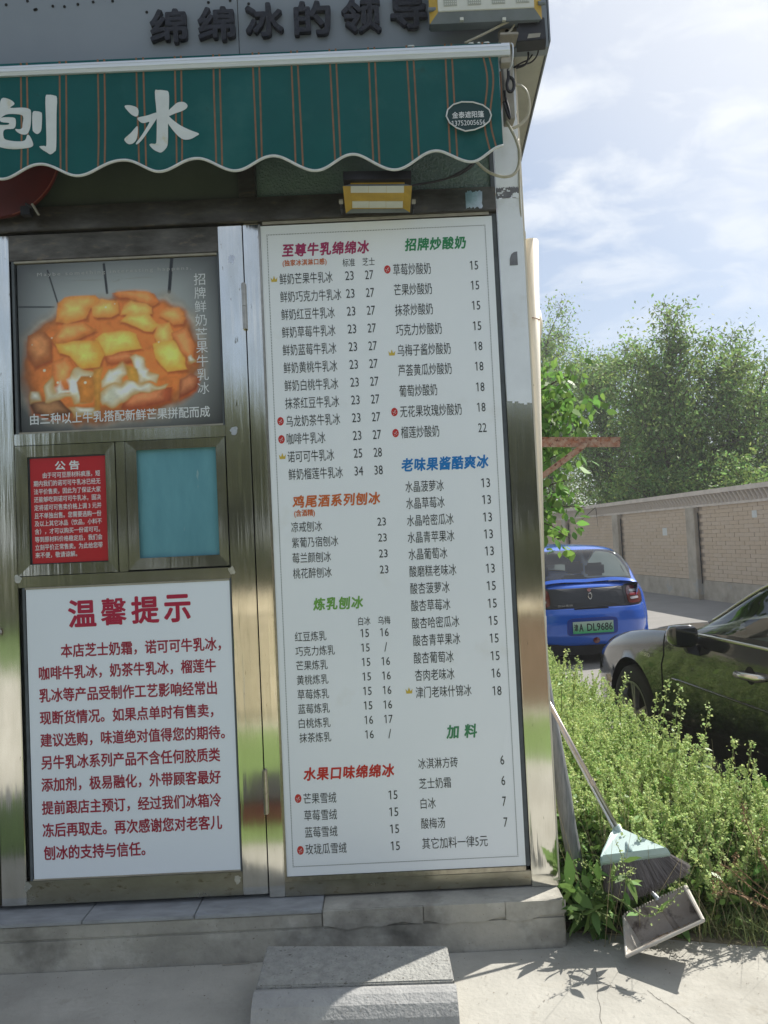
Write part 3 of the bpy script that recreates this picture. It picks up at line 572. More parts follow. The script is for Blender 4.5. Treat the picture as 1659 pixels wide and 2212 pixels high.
# ------------------------------------------------------------------ NOTICE BOARD (white, lower left)
nb = rect((52, 1272), (497, 1250), (518, 1882), (72, 1900))
notice = thing('notice_board', 'pale blue white notice board with crimson lettering in lower door panel', 'notice board', ((nb[0]+nb[1])/2, 3.15, nb[2]))
MB().box(nb[0]+0.003, nb[1]+0.001, 3.1545, 3.160, nb[2]+0.001, nb[3]-0.001).build('panel', BOARDB, notice)
def T2(s, u0, u1, v, h, m=CRIMD, **k): text(s, u0, u1, v, h, m, notice, k.pop('nm', 'notice_line'), y=3.1537, **k)
for ch, a, b, v in [('温', 148.7, 206, 1325), ('馨', 219, 271.7, 1321), ('提', 285, 342, 1317), ('示', 355.5, 410, 1314)]: T2(ch, a, b, v, 56, CRIM, nm='heading', bold=0.020 if ch == '馨' else 0.028)
for s, a, b, v in [('本店芝士奶霜，诺可可牛乳冰，', 132.6, 476, 1398.5), ('咖啡牛乳冰，奶茶牛乳冰，榴莲牛', 85.5, 465, 1446.4), ('乳冰等产品受制作工艺影响经常出', 86.5, 466.6, 1494), ('现断货情况。如果点单时有售卖，', 88, 459, 1543),
                   ('建议选购，味道绝对值得您的期待。', 89.5, 483.5, 1590.6), ('另牛乳冰系列产品不含任何胶质类', 91.6, 473, 1638.8), ('添加剂，极易融化，外带顾客最好', 92, 474.5, 1687), ('提前跟店主预订，经过我们冰箱冷', 93.3, 475, 1737),
                   ('冻后再取走。再次感谢您对老客儿', 95, 476.5, 1784.8), ('刨冰的支持与信任。', 96.7, 312, 1838)]:
    T2(s, a, b, v, 29, bold=0.020)
# ------------------------------------------------------------------ RED NOTICE
rb = rect((60, 990), (226, 982), (233, 1212), (66, 1218))
red = thing('red_notice', 'red announcement sheet with white characters behind left small casement', 'notice', ((rb[0]+rb[1])/2, 3.16, rb[2]))
MB().box(rb[0]+0.004, rb[1]-0.001, 3.1590, 3.1625, rb[2]+0.001, rb[3]-0.002).build('sheet', REDB, red)
def T3(s, u0, u1, v, h, **k): text(s, u0, u1, v, h, INKW, red, k.pop('nm', 'notice_line'), y=3.1582, **k)
T3('公 告', 119, 171, 1005, 19, nm='heading', bold=0.03)
for s, a, b, v in [('由于可可豆原材料疯涨，短', 92.3, 216, 1024.5), ('期内我们的诺可可牛乳冰已经无', 72.5, 217, 1042), ('法平价售卖，因此为了保证大家', 73, 217.5, 1059.5), ('还能够吃到诺可可牛乳冰，固决', 73.5, 218, 1076.5), ('定将诺可可售卖价格上调 3 元并', 74, 219, 1094),
                   ('且不单独出售。您需要选购一份', 74.5, 219, 1111.4), ('及以上其它冰品（饮品，小料不', 75, 220, 1128.5), ('含），才可以购买一份诺可可。', 75.3, 216, 1145.6), ('等到原材料价格稳定后，我们会', 75.7, 221, 1162.7), ('立刻平价正常售卖。为此给您带', 76.2, 221.6, 1179.8), ('来不便，敬请谅解。', 76.6, 166.5, 1198)]:
    T3(s, a, b, v, 12.5, bold=0.012)

# ------------------------------------------------------------------ MANGO POSTER (flat print, colours held in a vertex grid)
pc = rect((34, 573), (467, 547), (482, 918), (42, 940))
poster = thing('mango_ice_poster', 'printed poster of mango shaved ice in top door window', 'poster', ((pc[0]+pc[1])/2, 3.16, pc[2]))
def paint_poster():
    nx, ny = 320, 280
    U, Vv = np.meshgrid(np.linspace(85, 1400, nx), np.linspace(1465, 330, ny))
    r2 = np.random.default_rng(3)
    def noise(sc):
        g = r2.random((int(1200/sc)+3, int(1400/sc)+3)); a = (U-85)/sc; b = (Vv-330)/sc; i = a.astype(int); j = b.astype(int); fa = a-i; fb = b-j
        fa = fa*fa*(3-2*fa); fb = fb*fb*(3-2*fb)
        return g[j, i]*(1-fa)*(1-fb)+g[j, i+1]*fa*(1-fb)+g[j+1, i]*(1-fa)*fb+g[j+1, i+1]*fa*fb
    nA, nB, nC = noise(90), noise(35), noise(14)
    wx, wy = (noise(60)-0.5)*34, (noise(60)-0.5)*34
    def srgb(h): c = np.array([int(h[i:i+2], 16) for i in (0, 2, 4)])/255.; return np.where(c <= 0.04045, c/12.92, ((c+0.055)/1.055)**2.4)
    img = np.zeros((ny, nx, 3)); t = ((Vv-330)/1135)[..., None]
    img[:] = srgb('8e9496')*(1-t)+srgb('7c7f7d')*t
    d = np.hypot((U-760)/700, (Vv-880)/640)[..., None]
    img *= np.clip(1.38-0.78*d**1.6, 0.22, 1.3)
    def poly(pts, c, feather=10, warp=1.0, edge=None):
        pts = np.array(pts, float); x, y = U+wx*warp, Vv+wy*warp; ins = np.zeros(U.shape, bool); dist = np.full(U.shape, 1e9); n = len(pts)
        for i in range(n):
            x1, y1 = pts[i]; x2, y2 = pts[(i+1) % n]
            cond = ((y1 > y) != (y2 > y)); xi = (x2-x1)*(y-y1)/((y2-y1) if y2 != y1 else 1e-9)+x1; ins ^= cond & (x < xi)
            tt = np.clip(((x-x1)*(x2-x1)+(y-y1)*(y2-y1))/((x2-x1)**2+(y2-y1)**2), 0, 1); dist = np.minimum(dist, np.hypot(x-x1-tt*(x2-x1), y-y1-tt*(y2-y1)))
        sd = np.where(ins, dist, -dist); a = np.clip(sd/feather+0.5, 0, 1)[..., None]
        c1 = srgb(c) if isinstance(c, str) else c
        cc = c1*(0.80+0.26*nB+0.12*nC)[..., None]
        sh = np.clip(sd/45, 0, 1)[..., None]; cc = cc*(0.72+0.28*sh) if edge is None else srgb(edge)*(1-sh)+cc*sh
        img[:] = img*(1-a)+cc*a
    def line(x1, y1, x2, y2, w_, c):
        tt = np.clip(((U-x1)*(x2-x1)+(Vv-y1)*(y2-y1))/((x2-x1)**2+(y2-y1)**2), 0, 1); dd = np.hypot(U-x1-tt*(x2-x1), Vv-y1-tt*(y2-y1)); a = np.clip((w_-dd)/4+0.5, 0, 1)[..., None]; img[:] = img*(1-a)+srgb(c)*a
    line(285, 375, 350, 612, 5, '23272b'); line(657, 350, 672, 545, 8, '1e2226'); line(1105, 330, 1080, 558, 11, '1c2024'); line(90, 612, 320, 623, 5, '2a2e32')
    # bowl
    poly([(100, 800), (230, 690), (400, 600), (760, 540), (1080, 570), (1240, 700), (1330, 900), (1290, 1150), (1050, 1400), (600, 1465), (230, 1400), (90, 1250)], '9d968b', 60)
    poly([(130, 840), (260, 720), (420, 640), (760, 560), (1100, 640), (1230, 800), (1290, 1000), (1200, 1260), (900, 1400), (450, 1420), (150, 1330), (95, 1080)], 'a05f2c', 45)
    poly([(160, 860), (420, 640), (900, 560), (1180, 700), (1240, 1000), (1100, 1260), (620, 1330), (260, 1300), (130, 1120)], 'cb7026', 40)
    mango = [([(330, 720), (350, 600), (400, 560), (600, 558), (630, 590), (560, 650), (530, 710), (400, 745)], 'c98434'), ([(575, 690), (570, 640), (640, 585), (740, 600), (755, 680), (700, 705), (600, 705)], 'cb8936'),
             ([(700, 545), (860, 535), (985, 560), (1010, 620), (960, 650), (860, 600), (760, 580)], 'bf7028'), ([(765, 690), (775, 640), (830, 605), (960, 655), (965, 700), (860, 715)], 'd2953f'),
             ([(760, 740), (800, 700), (930, 690), (1010, 770), (960, 820), (900, 810)], 'd69a3c'), ([(1010, 710), (1060, 670), (1140, 668), (1185, 740), (1170, 780), (1095, 780)], 'c47c33'),
             ([(290, 850), (380, 745), (520, 740), (600, 790), (480, 850), (330, 880)], 'bc7127'), ([(150, 800), (260, 790), (300, 840), (300, 980), (180, 1020), (130, 920)], '9c5a25'),
             ([(590, 850), (640, 815), (800, 800), (850, 830), (890, 920), (760, 945), (640, 970), (600, 900)], 'd0a03a'), ([(325, 870), (420, 865), (600, 860), (640, 960), (600, 1040), (480, 1045), (410, 960), (350, 935)], 'cf962f'),
             ([(970, 860), (1000, 770), (1070, 760), (1100, 830), (1080, 930), (1000, 920)], 'c98a35'), ([(960, 900), (1100, 880), (1160, 950), (1180, 1080), (1050, 1090), (980, 1000)], 'd3a338'),
             ([(1080, 830), (1190, 800), (1230, 900), (1230, 1050), (1150, 980)], 'b96b2b'), ([(300, 1000), (400, 960), (450, 1040), (420, 1150), (330, 1190), (290, 1100)], 'bd6a22'), ([(640, 980), (800, 960), (900, 1000), (780, 1020), (650, 1010)], 'a8561f'),
             ([(1130, 1150), (1200, 1110), (1260, 1140), (1230, 1220), (1120, 1270)], '8a4422'), ([(780, 1230), (900, 1200), (1080, 1200), (1060, 1290), (860, 1330), (740, 1320)], '9a4a22'), ([(140, 1260), (330, 1240), (420, 1330), (300, 1370), (170, 1330)], '5c3a22')]
    for p, c in mango:
        pa = np.array(p, float); cn = pa.mean(0); base_ = srgb(c)
        poly(pa+np.array([5, 16]), 'b4541a', 22, 0.4); poly(pa, np.clip(base_*np.array([1.28, 1.14, 1.0]), 0, 1), 10, 0.5)
        poly(cn+(pa-cn)*0.70+np.array([-6, -12]), np.clip(base_*np.array([1.3, 1.22, 1.05])+srgb('9a7048')*0.9, 0, 1), 42, 0.5)
    cream = [([(245, 1250), (240, 1150), (290, 1080), (310, 1180), (390, 1200), (420, 1080), (480, 1040), (560, 1070), (540, 1260), (440, 1280), (400, 1240)], 'aba892'), ([(610, 1120), (660, 1040), (760, 1020), (790, 1100), (700, 1180), (620, 1180)], 'b3b3a3'),
             ([(790, 1000), (850, 960), (900, 990), (920, 1060), (980, 1090), (970, 1150), (860, 1170), (840, 1080)], 'b4b5a6'), ([(600, 1200), (700, 1150), (840, 1130), (900, 1160), (1070, 1180), (1050, 1210), (850, 1220), (760, 1290), (620, 1310), (590, 1260)], 'a9a895'),
             ([(130, 1180), (200, 1170), (210, 1240), (140, 1250)], '9a9a8c'), ([(400, 1290), (560, 1300), (600, 1330), (560, 1380), (420, 1370)], '9e977f'), ([(1180, 1000), (1220, 970), (1240, 1040), (1200, 1060)], '9b977f')]
    for p, c in cream:
        poly(p, np.clip(srgb(c)*1.35, 0, 1), 12, 1.2, edge='b08a4c'); pa = np.array(p, float); cn = pa.mean(0); poly(cn+(pa-cn)*0.5+np.array([-4, -10]), srgb('e6e4d6'), 26, 1.3)
    poly([(455, 1130), (490, 1095), (560, 1100), (580, 1200), (540, 1270), (470, 1270)], 'c47a26', 12, 0.6)
    poly([(560, 1050), (620, 1040), (600, 1330), (560, 1330)], 'c98a2e', 18, 0.6); poly([(770, 1040), (850, 1060), (860, 1160), (790, 1140)], 'c9922f', 16, 0.6)
    for x, y, r_ in [(245, 1045, 9), (330, 1130, 8), (510, 1138, 9), (300, 830, 5), (660, 640, 6), (170, 870, 4), (545, 1100, 5), (1000, 890, 5), (720, 620, 4)]:
        a = np.clip((r_-np.hypot(U-x, Vv-y))/4+0.5, 0, 1)[..., None]; img[:] = img*(1-a)+srgb('c8c2a8')*a
    vg = np.clip(1.22-0.60*np.maximum(np.abs(U-742)/657, np.abs(Vv-897)/567)**4, 0.3, 1.2)[..., None]
    img *= vg; g_ = img.mean(2, keepdims=True); return nx, ny, np.clip((img*0.94+g_*0.06)*1.34, 0, 0.9)
nx, ny, img = paint_poster()
gx, gz = np.meshgrid(np.linspace(pc[0]+0.002, pc[1]-0.002, nx), np.linspace(pc[2]+0.002, pc[3]-0.002, ny))
idx = np.arange(nx*ny).reshape(ny, nx)
F = np.stack([idx[:-1, :-1], idx[:-1, 1:], idx[1:, 1:], idx[1:, :-1]], -1).reshape(-1, 4)
PM = mat('poster print', (0.5, 0.5, 0.5), 0.32, spec=0.5); at = PM.node_tree.nodes.new('ShaderNodeAttribute'); at.attribute_name = 'Print'
PM.node_tree.links.new(at.outputs['Color'], PM.node_tree.nodes['Principled BSDF'].inputs['Base Color'])
po = meshobj('print', np.stack([gx.ravel(), np.full(nx*ny, 3.1600), gz.ravel()], 1), F.tolist(), PM, poster)
ca = po.data.color_attributes.new('Print', 'FLOAT_COLOR', 'POINT'); ca.data.foreach_set('color', np.concatenate([img.reshape(-1, 3), np.ones((nx*ny, 1))], 1).ravel())
def T4(s, u0, u1, v, h, m=INKW, **k): text(s, u0, u1, v, h, m, poster, 'poster_line', y=3.1590, **k)
for k, ch in enumerate('招牌鲜奶芒果牛乳冰'): T4(ch, 418.5+1.05*k, 443.5+1.05*k, 603+29.4*k, 26)
T4('由三种以上牛乳搭配新鲜芒果拼配而成', 64, 454.6, 897.4, 24, bold=0.012)
T4('Maybe something interesting happens.', 78, 415, 587, 10, FAINT, spacing=1.35)
sm = MB(); k = 3.159/FPX
for a, b in (((164, 605.8), (221, 604.2)), ((273.5, 601.5), (330.5, 598))):
    p, q = P3(*a, 3.159), P3(*b, 3.159); sm.tube([p, q], 0.0007, 4)
c = P3(248, 600, 3.159); sm.tube([(c.x+math.cos(t)*10*k, 3.159, c.z+math.sin(t)*8*k) for t in np.linspace(math.pi*1.1, math.pi*1.9, 9)], 0.0008, 4)
sm.tube([(c.x-5*k, 3.159, c.z+3*k), (c.x-4*k, 3.159, c.z+3*k)], 0.001, 4).tube([(c.x+6*k, 3.159, c.z+3*k), (c.x+7*k, 3.159, c.z+3*k)], 0.001, 4)
sm.build('smiley_mark', FAINT, poster)

# ------------------------------------------------------------------ dark red sign disc and clip under the awning, left
dr = thing('red_lantern_disc', 'dark red round panel half hidden under the awning at far left', 'sign', tuple(P3(-20, 440, 3.06)))
RED2 = mat('dark red lacquer', (0.115, 0.012, 0.008), 0.55, base2=(0.07, 0.010, 0.008), vscale=4)
REDE = mat('red edge', (0.22, 0.05, 0.03), 0.5)
cD = P3(-15, 330, 3.08)
MB().lathe((cD.x, 3.09, cD.z), (0, -1, 0), [(0.0001, 0.012), (0.268, 0.012), (0.268, -0.01)], 64).build('disc', RED2, dr)
MB().tube([(cD.x+math.cos(t)*0.270, 3.078, cD.z+math.sin(t)*0.270) for t in np.linspace(-1.3, 0.35, 30)], 0.0025, 6).build('rim', REDE, dr)
a = P3(60, 460, 3.06); b = P3(78, 462, 3.06)
MB().box(a.x-0.022, a.x+0.016, 3.04, 3.075, a.z-0.014, a.z+0.022).tube([(a.x, 3.04, a.z+0.03), (a.x+0.03, 3.04, a.z+0.01)], 0.006, 8).build('clip_body', BLACKP, dr, bevel=0.003)
MB().tube([(b.x-0.004, 3.035, b.z+0.03), (b.x+0.022, 3.035, b.z-0.016)], 0.005, 8).build('clip_lever', GALV, dr)

# ------------------------------------------------------------------ AWNING
YA = 2.88
awn = thing('awning', 'retracted green striped canvas awning with scalloped valance and white characters', 'awning', tuple(P3(560, 150, YA)))
def bar_z(x, top):   # front bar edges, slightly out of level as in the photo
    pL = P3(0, 147 if top else 170, YA); pR = P3(1100, 97 if top else 124, YA); t = (x-pL.x)/(pR.x-pL.x); return pL.z+(pR.z-pL.z)*t
bx0_, bx1_ = -2.4, P3(1100, 110, YA).x
prof = [(0.0, 0.0), (-0.016, 0.004), (-0.020, 0.25), (-0.017, 0.30), (-0.020, 0.36), (-0.020, 0.60), (-0.017, 0.65), (-0.018, 0.72), (-0.010, 1.0), (0.03, 1.0), (0.03, 0.0)]
mb = MB(); vs = []
for x in (bx0_, bx1_):
    zt_, zb_ = bar_z(x, True), bar_z(x, False)
    vs += [(x, YA+a, zb_+(zt_-zb_)*b) for a, b in prof]
n = len(prof); mb.add(vs, [(i, (i+1) % n, (i+1) % n+n, i+n) for i in range(n)]+[tuple(range(n)), tuple(range(n, 2*n))[::-1]]); mb.build('front_bar', ALU, awn)
MB().box(bx1_-0.035, bx1_+0.001, YA-0.008, YA+0.03, bar_z(bx1_, False)-0.026, bar_z(bx1_, False)-0.001).build('bar_end_block', GALV, awn, bevel=0.002)
MB().tube([(bx1_-0.028, YA+0.004, bar_z(bx1_, True)+0.006), (bx1_+0.003, YA+0.004, bar_z(bx1_, True)+0.006)], 0.005, 10).build('bar_tube', ALU, awn)
xL, xR = -2.2, P3(1082, 250, YA).x
kn = [(-160, 396), (-75, 362), (10, 390), (90, 356), (172, 384), (270, 345), (345, 371), (430, 343), (510, 370), (595, 342), (680, 370), (765, 337), (849.5, 365), (942, 329.6), (1015, 351), (1085, 319.5)]
kx = [P3(u, v, YA) for u, v in kn]
def val_bot(x):
    if x <= kx[0].x: x = kx[0].x+((kx[0].x-x) % 0.28)*0+0.0
    for a, b in zip(kx[:-1], kx[1:]):
        if a.x <= x <= b.x:
            t = (x-a.x)/(b.x-a.x); return a.z+(b.z-a.z)*(0.5-0.5*math.cos(math.pi*t))
    return kx[-1].z if x > kx[-1].x else kx[0].z
def val_y(x, z):
    s = (bar_z(x, False)-z)/0.36; rr_ = max(0, (x-0.28)/0.22)
    return YA-0.006-0.006*math.sin(x*7.3+1+z*3)*s-0.007*s*math.sin(x*19+z*5)-0.003*math.sin(x*41-z*13)*s-0.012*s*rr_*math.sin((x-0.28)*38)*(0.4 if z < 3.25 else 1)
nxv, nzv = 240, 22; vv = []; 
XS = np.linspace(P3(-150, 300, YA).x, xR, nxv)
def xedge(x, t):   # last strip leans like the valance edge
    return x
for x in XS:
    zt_, zb_ = bar_z(x, False)+0.004, val_bot(x)
    for j in range(nzv+1):
        z = zt_+(zb_-zt_)*j/nzv; vv.append((x, val_y(x, z), z))
ff = [(i*(nzv+1)+j, (i+1)*(nzv+1)+j, (i+1)*(nzv+1)+j+1, i*(nzv+1)+j+1) for i in range(nxv-1) for j in range(nzv)]
val = meshobj('valance', vv, ff, AWN, awn, smooth=True)
MB().tube([(x, val_y(x, val_bot(x))-0.001, val_bot(x)) for x in XS], 0.0052, 8).build('piping', PIPING, val, smooth=True)
# canvas strip above the bar, going up to the roller
mb = MB(); zz = [bar_z(x, True) for x in (bx0_, bx1_)]
mb.hexa([(bx0_, YA-0.004, zz[0]-0.004), (bx1_-0.03, YA-0.004, zz[1]-0.004), (bx1_-0.03, YA+0.02, zz[1]), (bx0_, YA+0.02, zz[0]),
         (bx0_, YA+0.002, zz[0]+0.020), (bx1_-0.03, YA+0.002, zz[1]+0.012), (bx1_-0.03, YA+0.024, zz[1]+0.012), (bx0_, YA+0.024, zz[0]+0.020)])
mb.build('canvas_roll', AWN, awn)
mb = MB(); mb.hexa([(bx0_, YA+0.02, zz[0]+0.008), (bx1_-0.1, YA+0.02, zz[1]+0.002), (bx1_-0.1, 3.08, zz[1]+0.045), (bx0_, 3.08, zz[0]+0.045), (bx0_, YA+0.02, zz[0]+0.012), (bx1_-0.1, YA+0.02, zz[1]+0.006), (bx1_-0.1, 3.08, zz[1]+0.05), (bx0_, 3.08, zz[0]+0.05)])
mb.build('canvas_top', AWN, awn)
frx = MB()
for u, w2 in [(1052, 0.012), (1035, 0.006), (1018, 0.011), (888, 0.014)]:
    a = P3(u, 92, YA-0.01); frx.prism([(a.x-w2, YA-0.0075, bar_z(a.x, True)+0.008), (a.x+w2, YA-0.0075, bar_z(a.x, True)+0.007), (a.x+w2*0.6, YA-0.0075, bar_z(a.x, True)+0.0125), (a.x-w2*0.7, YA-0.0075, bar_z(a.x, True)+0.012)], (0, 0.001, 0))
frx.build('frayed_edge', AWNW, awn)
# stripes
for u in [47, 60, 130.5, 144.5, 213, 227, 296, 311, 379, 392.5, 462, 475.5, 547, 560.5, 630, 643.5, 713, 726.5, 796.5, 810, 879, 893, 962, 976, 1043, 1056]:
    vtop = 150 if u < 400 else 140; top = P3(u, 165-0.045*u+5, YA); V_ = []; hw = 0.0031
    lean = random.uniform(-0.002, 0.002)+(0.004 if u < 500 else 0)
    zt_ = bar_z(top.x, False)+0.002; n_ = 24
    for j in range(n_+1):
        t = j/n_; x = top.x-lean*2*t+(0.010*math.sin(t*math.pi*2.2)*(1 if u > 1040 else 0)); zb_ = val_bot(x)+0.003; z = zt_+(zb_-zt_)*t
        y = val_y(x, z)-0.0012; V_ += [(x-hw, y, z), (x+hw, y, z)]
    meshobj('stripe', V_, [(2*j, 2*j+1, 2*j+3, 2*j+2) for j in range(n_)], STRIPE, val)
    zq = bar_z(top.x, True); MB().box(top.x-hw, top.x+hw, YA-0.0065, YA-0.002, zq+0.0005, zq+0.0125).build('stripe', STRIPE, val)
# hand drawn big characters on the valance
def glyph(polys, nm):
    bm = bmesh.new()
    V_ = []; F_ = []
    from mathutils.geometry import tessellate_polygon
    for k, pl in enumerate(polys):
        # smooth outline (Catmull-Rom)
        q = []; n_ = len(pl)
        for i in range(n_):
            p0, p1, p2, p3 = (np.array(pl[(i+d) % n_], float) for d in (-1, 0, 1, 2))
            for t in (0, 0.33, 0.66):
                q.append(0.5*((2*p1)+(p2-p0)*t+(2*p0-5*p1+4*p2-p3)*t*t+(3*p1-p0-3*p2+p3)*t**3))
        w3 = [P3(a/2, b/2, YA) for a, b in q]
        o_ = len(V_)
        for p in w3: V_.append((p.x, val_y(p.x, p.z)-0.0022-0.0003*k, p.z))
        tris = tessellate_polygon([[Vector((p.x, p.z, 0)) for p in w3]])
        F_ += [tuple(i+o_ for i in t) for t in tris]
    return meshobj(nm, V_, F_, AWNW, val)
glyph([[(540, 462), (560, 458), (590, 466), (600, 480), (598, 500), (588, 506), (570, 498), (552, 480)],
       [(595, 547), (596, 570), (590, 600), (575, 618), (555, 622), (540, 610), (540, 598), (565, 575), (585, 553)],
       [(672, 403), (685, 395), (715, 397), (732, 407), (733, 470), (729, 540), (728, 620), (720, 645), (700, 663), (683, 660), (665, 650), (648, 630), (658, 625), (676, 626), (680, 600), (680, 500)],
       [(596, 512), (640, 503), (684, 492), (684, 510), (672, 532), (650, 562), (620, 600), (595, 622), (587, 618), (610, 590), (635, 555), (648, 532), (625, 535), (608, 530)],
       [(726, 492), (750, 465), (770, 448), (795, 445), (811, 457), (808, 471), (790, 483), (760, 495), (730, 508)],
       [(726, 503), (745, 520), (780, 545), (825, 567), (861, 581), (850, 592), (825, 606), (795, 607), (770, 590), (745, 562), (726, 532)]], 'character')
glyph([[(12, 432), (38, 432), (62, 445), (66, 457), (50, 472), (100, 469), (130, 475), (138, 490), (137, 540), (130, 570), (118, 585), (95, 584), (75, 572), (71, 562), (85, 563), (98, 558), (101, 540), (102, 504), (60, 498), (30, 503), (0, 522), (-20, 500), (0, 472)],
       [(10, 517), (60, 513), (72, 522), (72, 548), (62, 562), (32, 566), (22, 578), (24, 602), (36, 612), (80, 616), (112, 611), (122, 588), (134, 594), (148, 625), (144, 639), (120, 646), (60, 651), (10, 645), (-12, 630), (-18, 590), (-14, 545), (8, 548), (40, 546), (44, 538), (12, 535)],
       [(145, 492), (165, 487), (182, 492), (187, 503), (185, 560), (178, 578), (165, 585), (150, 575), (145, 560)],
       [(202, 427), (215, 417), (240, 420), (252, 432), (250, 500), (248, 640), (240, 660), (222, 671), (205, 662), (185, 650), (175, 638), (195, 635), (205, 628), (204, 520)]], 'character')
# maker's oval
LAB = mat('dark green label', (0.012, 0.045, 0.05), 0.8)
oc = [(963, 258), (966, 244), (978, 233), (996, 227.5), (1020, 228), (1041, 234), (1055, 244), (1059.5, 256), (1055, 269), (1043, 279), (1024, 287), (1004, 290), (985, 283), (970, 272)]
oq = [P3(u, v, YA) for u, v in oc]
lb = meshobj('maker_label', [(p.x, YA-0.022, p.z) for p in oq], [tuple(range(len(oq)))], LAB, val)
MB().tube([(p.x, YA-0.023, p.z) for p in oq+oq[:2]], 0.0028, 6).build('label_edge', PIPING, lb)
text('金泰遮阳篷', 976, 1046, 247.5, 14.5, INKW, lb, 'label_line', bold=0.012, y=YA-0.024); text('13752005656', 975, 1049, 265, 11.5, INKW, lb, 'label_line', y=YA-0.024)

# ------------------------------------------------------------------ awning bracket / ropes / cables at the corner
def pxtube(pts, r, m, par, name, n=8, sub=4):
    q = [Vector(P3(u, v, y)) for u, v, y in pts]; out = []
    for i in range(len(q)-1):
        p0, p1, p2, p3 = q[max(i-1, 0)], q[i], q[i+1], q[min(i+2, len(q)-1)]
        for t in [j/sub for j in range(sub)]:
            out.append(0.5*((2*p1)+(p2-p0)*t+(2*p0-5*p1+4*p2-p3)*t*t+(3*p1-p0-3*p2+p3)*t**3))
    out.append(q[-1]); return MB().tube(out, r, n).build(name, m, par, smooth=True)
br = thing('awning_bracket', 'beige perforated metal strap holding the awning at the corner', 'bracket', tuple(P3(1100, 60, 3.0)))
st = [P3(1112, -60, 3.03), P3(1124, -60, 3.03), P3(1115, 82, 3.03), P3(1076, 82, 3.03), P3(1076, 70, 3.03), P3(1092, 50, 3.03)]
MB().prism([(p.x, 3.03, p.z) for p in st], (0, 0.006, 0)).build('strap', GALV, br)
for u, v in [(1102, 27), (1095, 68)]:
    p = P3(u, v, 3.03); MB().lathe((p.x, 3.0285, p.z), (0, -1, 0), [(0.0001, 0.0005), (0.008, 0.0005), (0.008, -0.001)], 14).build('bolt_hole', DARK, br)
p = P3(1098, 90, 3.0); MB().box(p.x-0.040, p.x+0.032, 2.95, 3.03, p.z-0.004, p.z+0.006).build('shelf', GALV, br, bevel=0.001)
p = P3(1096, 180, 3.05); MB().box(p.x-0.018, p.x+0.02, 3.03, 3.09, p.z-0.16, p.z+0.17).build('arm', GALV, br, bevel=0.003)
hook = tag(pxtube([(1103, 94, 2.90), (1107.5, 97, 2.90), (1108, 120, 2.90), (1105, 140, 2.92), (1098.5, 152, 2.94)], 0.0028, ALU, None, 'hanging_wire'), 'pale bent wire looped over the end of the awning bar', 'wire')
ring = thing('crank_eye', 'dark steel crank eye ring hanging at the awning end', 'hook', tuple(P3(1103, 180, 2.98)))
pts = [(1098, 150, 2.98), (1098.5, 168, 2.98), (1095, 182, 2.98), (1098, 196, 2.98), (1106, 197, 2.98), (1110.5, 186, 2.98), (1108, 172, 2.98), (1100, 166, 2.98)]
pxtube(pts, 0.0065, BLACKP, ring, 'ring'); pxtube([(1090, 196, 3.0), (1092, 212, 3.0), (1099, 238, 3.0), (1101, 256, 3.0), (1094, 240, 3.0), (1088, 220, 3.0)], 0.0055, BLACKP, ring, 'hook_tail')
rp = tag(pxtube([(1080.5, 155, 2.97), (1082.5, 190, 2.97), (1083, 225, 2.97), (1080, 245, 2.97)], 0.0035, STRIPE, None, 'rope'), 'thin brown cord hanging beside the valance edge', 'cord')
cab = tag(pxtube([(1118, -20, 2.98), (1119.5, 20, 2.98), (1112, 39, 2.98), (1085, 53, 2.99), (1048, 72, 3.0), (1004, 93, 3.0)], 0.0052, CABLE, None, 'cable'), 'cream cable slanting down from the top floodlight to the awning', 'cable')
cab = tag(pxtube([(1121, -20, 2.99), (1120, 22, 2.99), (1115, 44, 3.0), (1103, 66, 3.0), (1084, 83, 3.0)], 0.0042, CABLE, None, 'cable'), 'thinner cream cable curling down in front of the perforated strap', 'cable')
cab = tag(pxtube([(1113.5, 183, 3.06), (1127, 187, 3.06), (1138, 200, 3.06), (1143, 224, 3.07), (1140, 248, 3.08), (1128, 266, 3.08), (1113, 275, 3.08), (1104, 277, 3.08)], 0.0062, CABLE, None, 'cable'), 'cream cable loop bulging against the sky beside the column', 'cable')
cab = tag(pxtube([(1094, 262, 3.04), (1103, 278, 3.04), (1115, 303, 3.05), (1123, 332, 3.06), (1119.5, 360, 3.07), (1109, 377, 3.07), (1090, 382, 3.07), (1070, 378, 3.07), (1050, 368, 3.08), (1029, 349, 3.08)], 0.0060, CABLE, None, 'cable'), 'lower cream cable loop hanging below the valance end', 'cable')
cab = tag(pxtube([(1024, 350, 3.10), (1010, 364, 3.11), (985, 378, 3.12), (950, 390, 3.13), (905, 398, 3.13), (880, 403, 3.10)], [0.008]*9+[0.0045]*12, CABLEK, None, 'cable'), 'black cable running from behind the valance to the small floodlight', 'cable')
cab = tag(pxtube([(1126, 33, 3.0), (1140, 48, 3.02), (1155, 75, 3.05), (1163, 100, 3.10), (1160, 120, 3.12), (1148, 134, 3.14), (1130, 140, 3.14), (1110, 146, 3.14), (1130, 134, 3.14), (1143, 128, 3.14), (1158, 105, 3.14)], 0.0032, CABLEK, None, 'cable'), 'tangled thin black cable under the soffit', 'cable')
cab = tag(pxtube([(1134, 92, 3.10), (1140, 108, 3.12), (1141, 125, 3.12), (1134, 140, 3.13), (1115, 147, 3.13)], 0.0042, CABLEK, None, 'cable'), 'short thick black cable dropping from the driver box', 'cable')
cab = tag(pxtube([(1119, 300, 3.145), (1121, 340, 3.145), (1123, 420, 3.145), (1127, 490, 3.16), (1133, 500, 3.22), (1134, 517, 3.27)], 0.0040, CABLE, None, 'cable'), 'thin cream cable running down the column edge into the pipe', 'cable')

